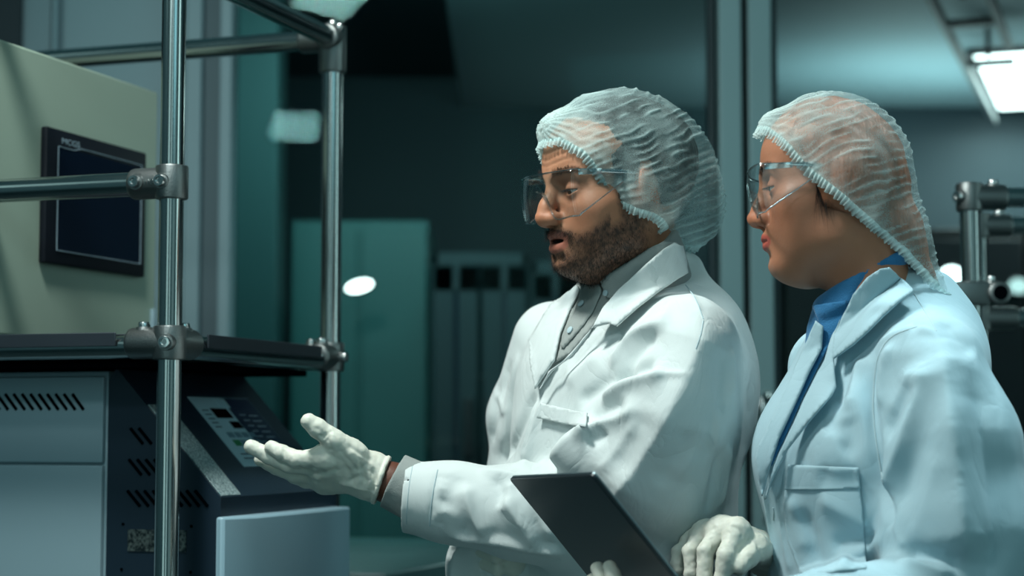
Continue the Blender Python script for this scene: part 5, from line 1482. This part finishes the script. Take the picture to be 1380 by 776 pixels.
    P.sheet('chest_pocket', bv, [(1062, 627), (1100, 629), (1156, 631), (1163, 690), (1168, 766), (1120, 772), (1078, 772), (1062, 730), (1056, 680)], .0018, .001, M['coat_bluelit'], coat_o)
    P.sheet('pocket_hem', bv, [(1062, 626), (1110, 628), (1157, 630), (1160, 658), (1110, 660), (1058, 660)], .0032, .0012, M['coat_bluelit'], coat_o)
    bvc = make_bvh([(V, Q)])
    def seamline(pts, r=.0008):
        pl = [hit(bvc, *p) for p in densify(smooth_px(pts), 4)]
        pl = [h for h, n in pl if h is not None]
        if len(pl) > 2: P.add('seam', MB().path(pl, r, 6), M['seam'], coat_o)
    seamline([(1232, 396), (1250, 425), (1262, 446)]); seamline([(1236, 440), (1200, 452), (1182, 480), (1176, 530), (1178, 580), (1190, 650)])
    seamline([(1042, 684), (1043, 690), (1042, 700)], .0012)
    # ---- skirt part below the frame: trousers and shoes
    def legs(Pn):
        d = loft(Pn, fr, [(.98, 0, .135, .10), (.90, 0, .155, .115), (.82, 0, .16, .12)])
        for s in (-1, 1):
            d = smin(d, limb(Pn, [fr.w(s * .08, 0, .88), fr.w(s * .085, .01, .48), fr.w(s * .09, -.01, .08)], [.085, .058, .045], .02), .03)
        return smax(d, .06 - Pn[:, 2], .004)
    V3, Q3 = mesh_sdf(legs, (.2, 2.06, .04), (.7, 2.55, 1.02), .011)
    P.part('trousers', V3, Q3, M['trouser'])
    for s in (-1, 1):
        def shoe(Pn):
            d = smin(cap(Pn, fr.w(s * .09, -.03, .04), fr.w(s * .10, .13, .028), .036, .030), cap(Pn, fr.w(s * .09, -.02, .05), fr.w(s * .09, -.02, .10), .038), .03)
            return smax(d, .001 - Pn[:, 2], .003)
        c = fr.w(s * .095, .05, .05)
        V4, Q4 = mesh_sdf(shoe, np.array(c) - (.18, .18, .06), np.array(c) + (.18, .18, .11), .007)
        P.part('shoe', V4, Q4, M['shoe'])
    # ---- head
    face_parts(P, Mh, FEMALE, srgb(166, 112, 86)[:3], srgb(160, 70, 62)[:3], (-.02, .95, -.32), beard=0, brow=.8, seed=8)
    # ---- hair gathered into the net
    def hedge(y): return np.interp(y, [-.3, -.104, -.066, -.02, -.009, .010, .024, .034, .05, .07, .10], [-.17, -.137, -.090, -.052, -.045, -.036, -.030, .012, .045, .064, .070])
    def bulk(Pn):
        d = ell(Pn, (0, .016, .035), (.0770, .0790, .0790))
        d = smin(d, limb(Pn, [(0, -.018, .010), (0, -.050, -.066), (0, -.094, -.138)], [.058, .044, .018], .02), .05)
        d = smin(d, ell(np.abs(Pn * A((1, 0, 0))) + Pn * A((0, 1, 1)), (.060, -.008, -.014), (.027, .034, .046)), .03)
        return d
    def hairf(Pn): return smax(bulk(Pn), (hedge(Pn[:, 1]) - Pn[:, 2]) * .7, .006)
    Vh, Qh = mesh_sdf(hairf, (-.1, -.16, -.18), (.1, .12, .14), .003)
    Vh = crumple(Vh, Qh, .0022, 60, 3, A(np.diag([2.2, .5, .5])))
    hair = P.part('hair', xf_pts(Mh, Vh), Qh, M['hair_brown'], label='long brown hair gathered back')
    g = np.random.default_rng(5); R_, D_, L_ = [], [], []
    for k in range(170):
        t = g.random(); R_.append((-.0715 - .002 * g.random(), .030 - .018 * t, -.012 + .012 * g.random())); D_.append((.02, -.10 + .25 * g.random(), -1)); L_.append(.02 + .03 * g.random())
    SV, SQ = strands(R_, D_, L_, .00022, 4, .12, 6)
    P.part('loose_hair', xf_pts(Mh, SV), SQ, M['beard'], hair)
    # ---- hair net
    def edge(y): return np.interp(y, [-.17, -.125, -.104, -.066, -.009, .042, .065, .087, .12], [-.172, -.158, -.138, -.092, -.042, .010, .044, .070, .084])
    def outer(Pn):
        d = ell(Pn, (0, .012, .036), (.0830, .0825, .0845))
        d = smin(d, limb(Pn, [(0, -.020, .010), (0, -.052, -.070), (0, -.100, -.148)], [.064, .051, .022], .02), .05)
        d = smin(d, ell(Pn, (0, .078, .078), (.022, .018, .018)), .03)
        d = smin(d, ell(np.abs(Pn * A((1, 0, 0))) + Pn * A((0, 1, 1)), (.062, -.008, -.020), (.034, .040, .052)), .03)
        return d
    def netf(Pn): return smax(outer(Pn), edge_cut(edge, Pn), .002)
    hair_net(P, Mh, netf, edge, M['net_thin'], 41, .0018, .0022, (0, .088, .082), freq=88, thin=.04)
    goggles(P, Mh, dy=-.004)
    # ---- laptop, held in front
    TR, TL = Vector(T3((799, 638, 2.02))), Vector(T3((688, 643, 2.285)))
    wv = (TR - TL); wl_ = wv.length; wv.normalize()
    dn = Vector(T3((915, 776, 2.035))) - TR; dn = (dn - wv * dn.dot(wv)).normalized()
    hgt = .222
    nb = wv.cross(dn)
    if nb.dot(CAM - TR) < 0: nb = -nb                          # back of the lid faces the camera
    lap = thing('laptop', 'dark open laptop held by the woman, its lid back towards the viewer', 'laptop', TL + wv * wl_ / 2 + dn * hgt)
    LO = lap.location.copy()
    def Mb(c, x, y, z): return Matrix.Translation(Vector(c) - LO) @ Matrix(((x.x, y.x, z.x), (x.y, y.y, z.y), (x.z, y.z, z.z))).to_4x4()
    ctr = TL + wv * wl_ / 2 + dn * hgt / 2
    Ml = Mb(ctr, wv, dn, nb)
    def slab(w, h, t, r, Mx, name, mat, parent, bev=.0012):
        pts = []
        for cx, cy, a0 in ((w / 2 - r, h / 2 - r, 0), (-w / 2 + r, h / 2 - r, 90), (-w / 2 + r, -h / 2 + r, 180), (w / 2 - r, -h / 2 + r, 270)):
            for k in range(7):
                a = math.radians(a0 + 15 * k); pts.append((cx + r * math.cos(a), cy + r * math.sin(a)))
        mb = MB().prism(pts, -t / 2, t / 2, 'z'); bmesh.ops.transform(mb.bm, matrix=Mx, verts=mb.bm.verts)
        return mb.build(name, mat, parent, bevel=bev)
    M['laptop'] = pbr('laptop_shell', srgb(24, 34, 40), 0.38, 0.2, var=.04); M['laptop_edge'] = pbr('laptop_edge', srgb(120, 140, 146), .3, .7)
    lid = slab(wl_, hgt, .006, .006, Ml, 'lid', M['laptop'], lap)
    slab(wl_ - .012, hgt - .014, .0008, .004, Ml @ Matrix.Translation((0, -.001, -.0034)), 'screen', M['screen'], lid, 0)
    slab(wl_ + .001, hgt + .001, .0018, .0065, Ml @ Matrix.Translation((0, 0, -.0022)), 'lid_edge', M['laptop_edge'], lid, .0004)
    hinge = TL + wv * wl_ / 2 + dn * hgt
    bx = Vector((0, 0, 1)).cross(wv).normalized()
    if bx.x < 0: bx = -bx
    bx = (bx + Vector((0, 0, -.10))).normalized(); bz = wv.cross(bx)
    if bz.z < 0: bz = -bz
    bc = hinge + bx * (hgt / 2 + .006) - bz * .006
    Mbs = Mb(bc, wv, bx, bz)
    base = slab(wl_, hgt, .012, .007, Mbs, 'base', M['laptop'], lap)
    for r in range(5):
        for c in range(13):
            MB().box((-wl_ / 2 + .024 + c * (wl_ - .048) / 12, -hgt / 2 + .025 + r * .019, .0068), ((wl_ - .048) / 12 - .004, .015, .0018), Mbs, bev=.0006, seg=1).build('key', M['dark'], base)
    slab(.09, .055, .0006, .003, Mbs @ Matrix.Translation((0, hgt * .30, .0062)), 'touchpad', M['screen'], base, 0)
    mb = MB().tube(hinge - LO - wv * wl_ * .35, hinge - LO + wv * wl_ * .35, .005, 16); mb.build('hinge', M['dark'], lap)
    # ---- right hand on the keys
    D = lambda x, y, d: T3((x, y, d))
    J = dict(wrist=D(1038, 748, 2.365),
             index=[D(993, 716, 2.285), D(978, 748, 2.262), D(972, 784, 2.262), D(970, 808, 2.27)],
             middle=[D(972, 714, 2.305), D(951, 742, 2.282), D(949, 780, 2.278), D(954, 806, 2.282)],
             ring=[D(952, 720, 2.328), D(930, 742, 2.312), D(932, 772, 2.308), D(940, 798, 2.308)],
             pinky=[D(936, 730, 2.350), D(914, 744, 2.340), D(912, 758, 2.336), D(914, 768, 2.334)],
             thumb=[D(1018, 738, 2.29), D(1007, 752, 2.272), D(998, 762, 2.262)], arm=[D(1062, 760, 2.39)])
    hf, lo, hi = hand_sdf(J, .96)
    Vg, Qg = mesh_sdf(hf, lo, hi, .0017)
    Vg, Qg = largest(Vg, Qg)
    Vg = folds(Vg, Qg, [([(957, 724), (965, 735), (961, 745)], .003, -.002, 'g'), ([(985, 708), (1000, 716), (1000, 726)], .003, -.0018, 'g'), ([(1010, 725), (1020, 738), (1012, 748)], .003, .002, 'g'), ([(1022, 735), (1030, 748), (1024, 762)], .003, .002, 'g')])
    Vg = crumple(Vg, Qg, .0009, 80, 9); Vg = crumple(Vg, Qg, .0004, 220, 19)
    P.part('glove', Vg, Qg, M['latex'], label='white latex glove on the hand over the keyboard')
    # ---- left hand under the hinge, finger tips up against the lid
    J = dict(wrist=D(925, 858, 1.985),
             index=[D(862, 838, 1.985), D(838, 806, 2.06), D(828, 782, 2.115), D(822, 764, 2.13)],
             middle=[D(850, 846, 2.005), D(822, 812, 2.09), D(813, 786, 2.14), D(806, 766, 2.155)],
             ring=[D(842, 856, 2.03), D(814, 826, 2.12), D(803, 800, 2.16), D(798, 782, 2.175)],
             pinky=[D(838, 866, 2.055), D(812, 842, 2.13), D(802, 824, 2.17), D(796, 806, 2.18)],
             thumb=[D(905, 850, 2.02), D(900, 842, 2.07), D(905, 836, 2.10)], arm=[D(945, 862, 1.99)])
    hf, lo, hi = hand_sdf(J, .96)
    Vg, Qg = mesh_sdf(hf, lo, hi, .002)
    Vg, Qg = largest(Vg, Qg)
    P.part('glove', crumple(Vg, Qg, .0008, 90, 4), Qg, M['latex'], label='white latex glove holding the laptop from below')
build_woman()
# ------------------------------------------------------------------ camera, lights, world
cam = bpy.data.cameras.new('camera'); co = bpy.data.objects.new('camera', cam); C.objects.link(co)
co.location = CAM; co.rotation_euler = (PI / 2 + PIT, 0, 0)
cam.sensor_width = 36; cam.lens = FPX / 1380 * 36
cam.clip_start = 0.05
cam.dof.use_dof = True; cam.dof.focus_distance = 2.36; cam.dof.aperture_fstop = 3.2; cam.dof.aperture_blades = 0
sc = bpy.context.scene; sc.camera = co
def area(name, loc, to, size, energy, col, shape='RECTANGLE', sy=None, spread=180):
    l = bpy.data.lights.new(name, 'AREA'); l.energy = energy; l.color = col[:3]; l.shape = shape; l.size = size; l.size_y = sy or size; l.spread = math.radians(spread)
    o = bpy.data.objects.new(name, l); C.objects.link(o); o.location = loc
    o.rotation_euler = (Vector(to) - Vector(loc)).to_track_quat('-Z', 'Y').to_euler(); return o
area('ceiling_lamp_key', (-.60, 1.95, 2.85), (.1, 2.5, 1.4), .28, 22, (.93, 1.0, .95), sy=.30, spread=140)
area('ceiling_lamp_left', (-.88, 1.0, 2.5), (0, 2.5, 1.4), .20, 2.5, (.85, 1.0, 1.0), sy=.12, spread=130)
area('ceiling_lamp_front', (.9, -.4, 2.7), (.1, 2.5, 1.3), 1.2, 3.6, (.34, .84, .95), sy=.8)
area('added_lamp_woman', (.85, 2.35, 2.95), (.72, 2.2, 1.3), .25, 2.4, (.75, .97, 1.0), sy=.25, spread=42)  # unseen narrow lamp added to light the woman's shoulder
area('far_room_lamp', (2.02, 6.8, 2.50), (2.0, 6.7, 0), .5, 10, (.75, 1, .98), sy=.9)
area('far_ceiling_fill', (1.55, 6.6, 2.05), (1.5, 6.7, 3), .8, 11, (.7, 1, 1), sy=.5)  # unseen light added below to brighten the far ceiling
area('far_room_fill', (-.35, 4.9, 2.5), (-.45, 6.0, .9), .9, 13, (.45, .95, .93), sy=.5)
w = bpy.data.worlds.new('world'); sc.world = w; w.use_nodes = True
nt = w.node_tree; bg = nt.nodes['Background']; bg.inputs[1].default_value = 1.0
tc = nd(nt, 'ShaderNodeTexCoord'); sx = nd(nt, 'ShaderNodeSeparateXYZ'); nt.links.new(tc.outputs['Generated'], sx.inputs[0])
fl = nd(nt, 'ShaderNodeVectorMath', operation='MULTIPLY'); fl.inputs[1].default_value = (1, 1, 0); nt.links.new(tc.outputs['Generated'], fl.inputs[0])
nm = nd(nt, 'ShaderNodeVectorMath', operation='NORMALIZE'); nt.links.new(fl.outputs[0], nm.inputs[0])
az = nd(nt, 'ShaderNodeMath', operation='ABSOLUTE'); nt.links.new(sx.outputs[2], az.inputs[0])
gate = nd(nt, 'ShaderNodeMapRange', interpolation_type='SMOOTHSTEP'); gate.inputs['From Min'].default_value = .62; gate.inputs['From Max'].default_value = .45; nt.links.new(az.outputs[0], gate.inputs['Value'])
acc = None
# bright bands added behind and beside the viewer for highlights on the pipes
for d, half, soft, st in (((.93, -.36), 3.5, 3, 2.2), ((.55, -.83), 7, 6, .2), ((-.35, -.94), 4, 4, .9), ((.05, -1), 3, 2, .8), ((-.9, -.45), 7, 4, .8)):
    L = math.hypot(*d)
    dt = nd(nt, 'ShaderNodeVectorMath', operation='DOT_PRODUCT'); dt.inputs[1].default_value = (d[0] / L, d[1] / L, 0); nt.links.new(nm.outputs[0], dt.inputs[0])
    mr = nd(nt, 'ShaderNodeMapRange', interpolation_type='SMOOTHSTEP'); mr.inputs['From Min'].default_value = math.cos(math.radians(half + soft)); mr.inputs['From Max'].default_value = math.cos(math.radians(half)); mr.inputs['To Max'].default_value = st
    nt.links.new(dt.outputs['Value'], mr.inputs['Value'])
    if acc is None: acc = mr.outputs[0]
    else:
        ad = nd(nt, 'ShaderNodeMath', operation='ADD'); nt.links.new(acc, ad.inputs[0]); nt.links.new(mr.outputs[0], ad.inputs[1]); acc = ad.outputs[0]
ml = nd(nt, 'ShaderNodeMath', operation='MULTIPLY'); nt.links.new(acc, ml.inputs[0]); nt.links.new(gate.outputs[0], ml.inputs[1])
mxw = nd(nt, 'ShaderNodeMix', data_type='RGBA', blend_type='ADD'); mxw.inputs['Factor'].default_value = 1; mxw.inputs[6].default_value = (.021, .066, .074, 1)
cm = nd(nt, 'ShaderNodeVectorMath', operation='SCALE'); cm.inputs[0].default_value = (.62, .95, .93); nt.links.new(ml.outputs[0], cm.inputs['Scale'])
nt.links.new(cm.outputs[0], mxw.inputs[7]); nt.links.new(mxw.outputs[2], bg.inputs[0])
vs = sc.view_settings; vs.view_transform = 'Standard'; vs.look = 'None'; vs.gamma = 1; vs.use_curve_mapping = False; vs.exposure = 0.1
sc.display_settings.display_device = 'sRGB'
cy = sc.cycles; cy.use_denoising = True; cy.max_bounces = 8; cy.transparent_max_bounces = 24; cy.caustics_reflective = False; cy.caustics_refractive = False
cy.sample_clamp_indirect = 4
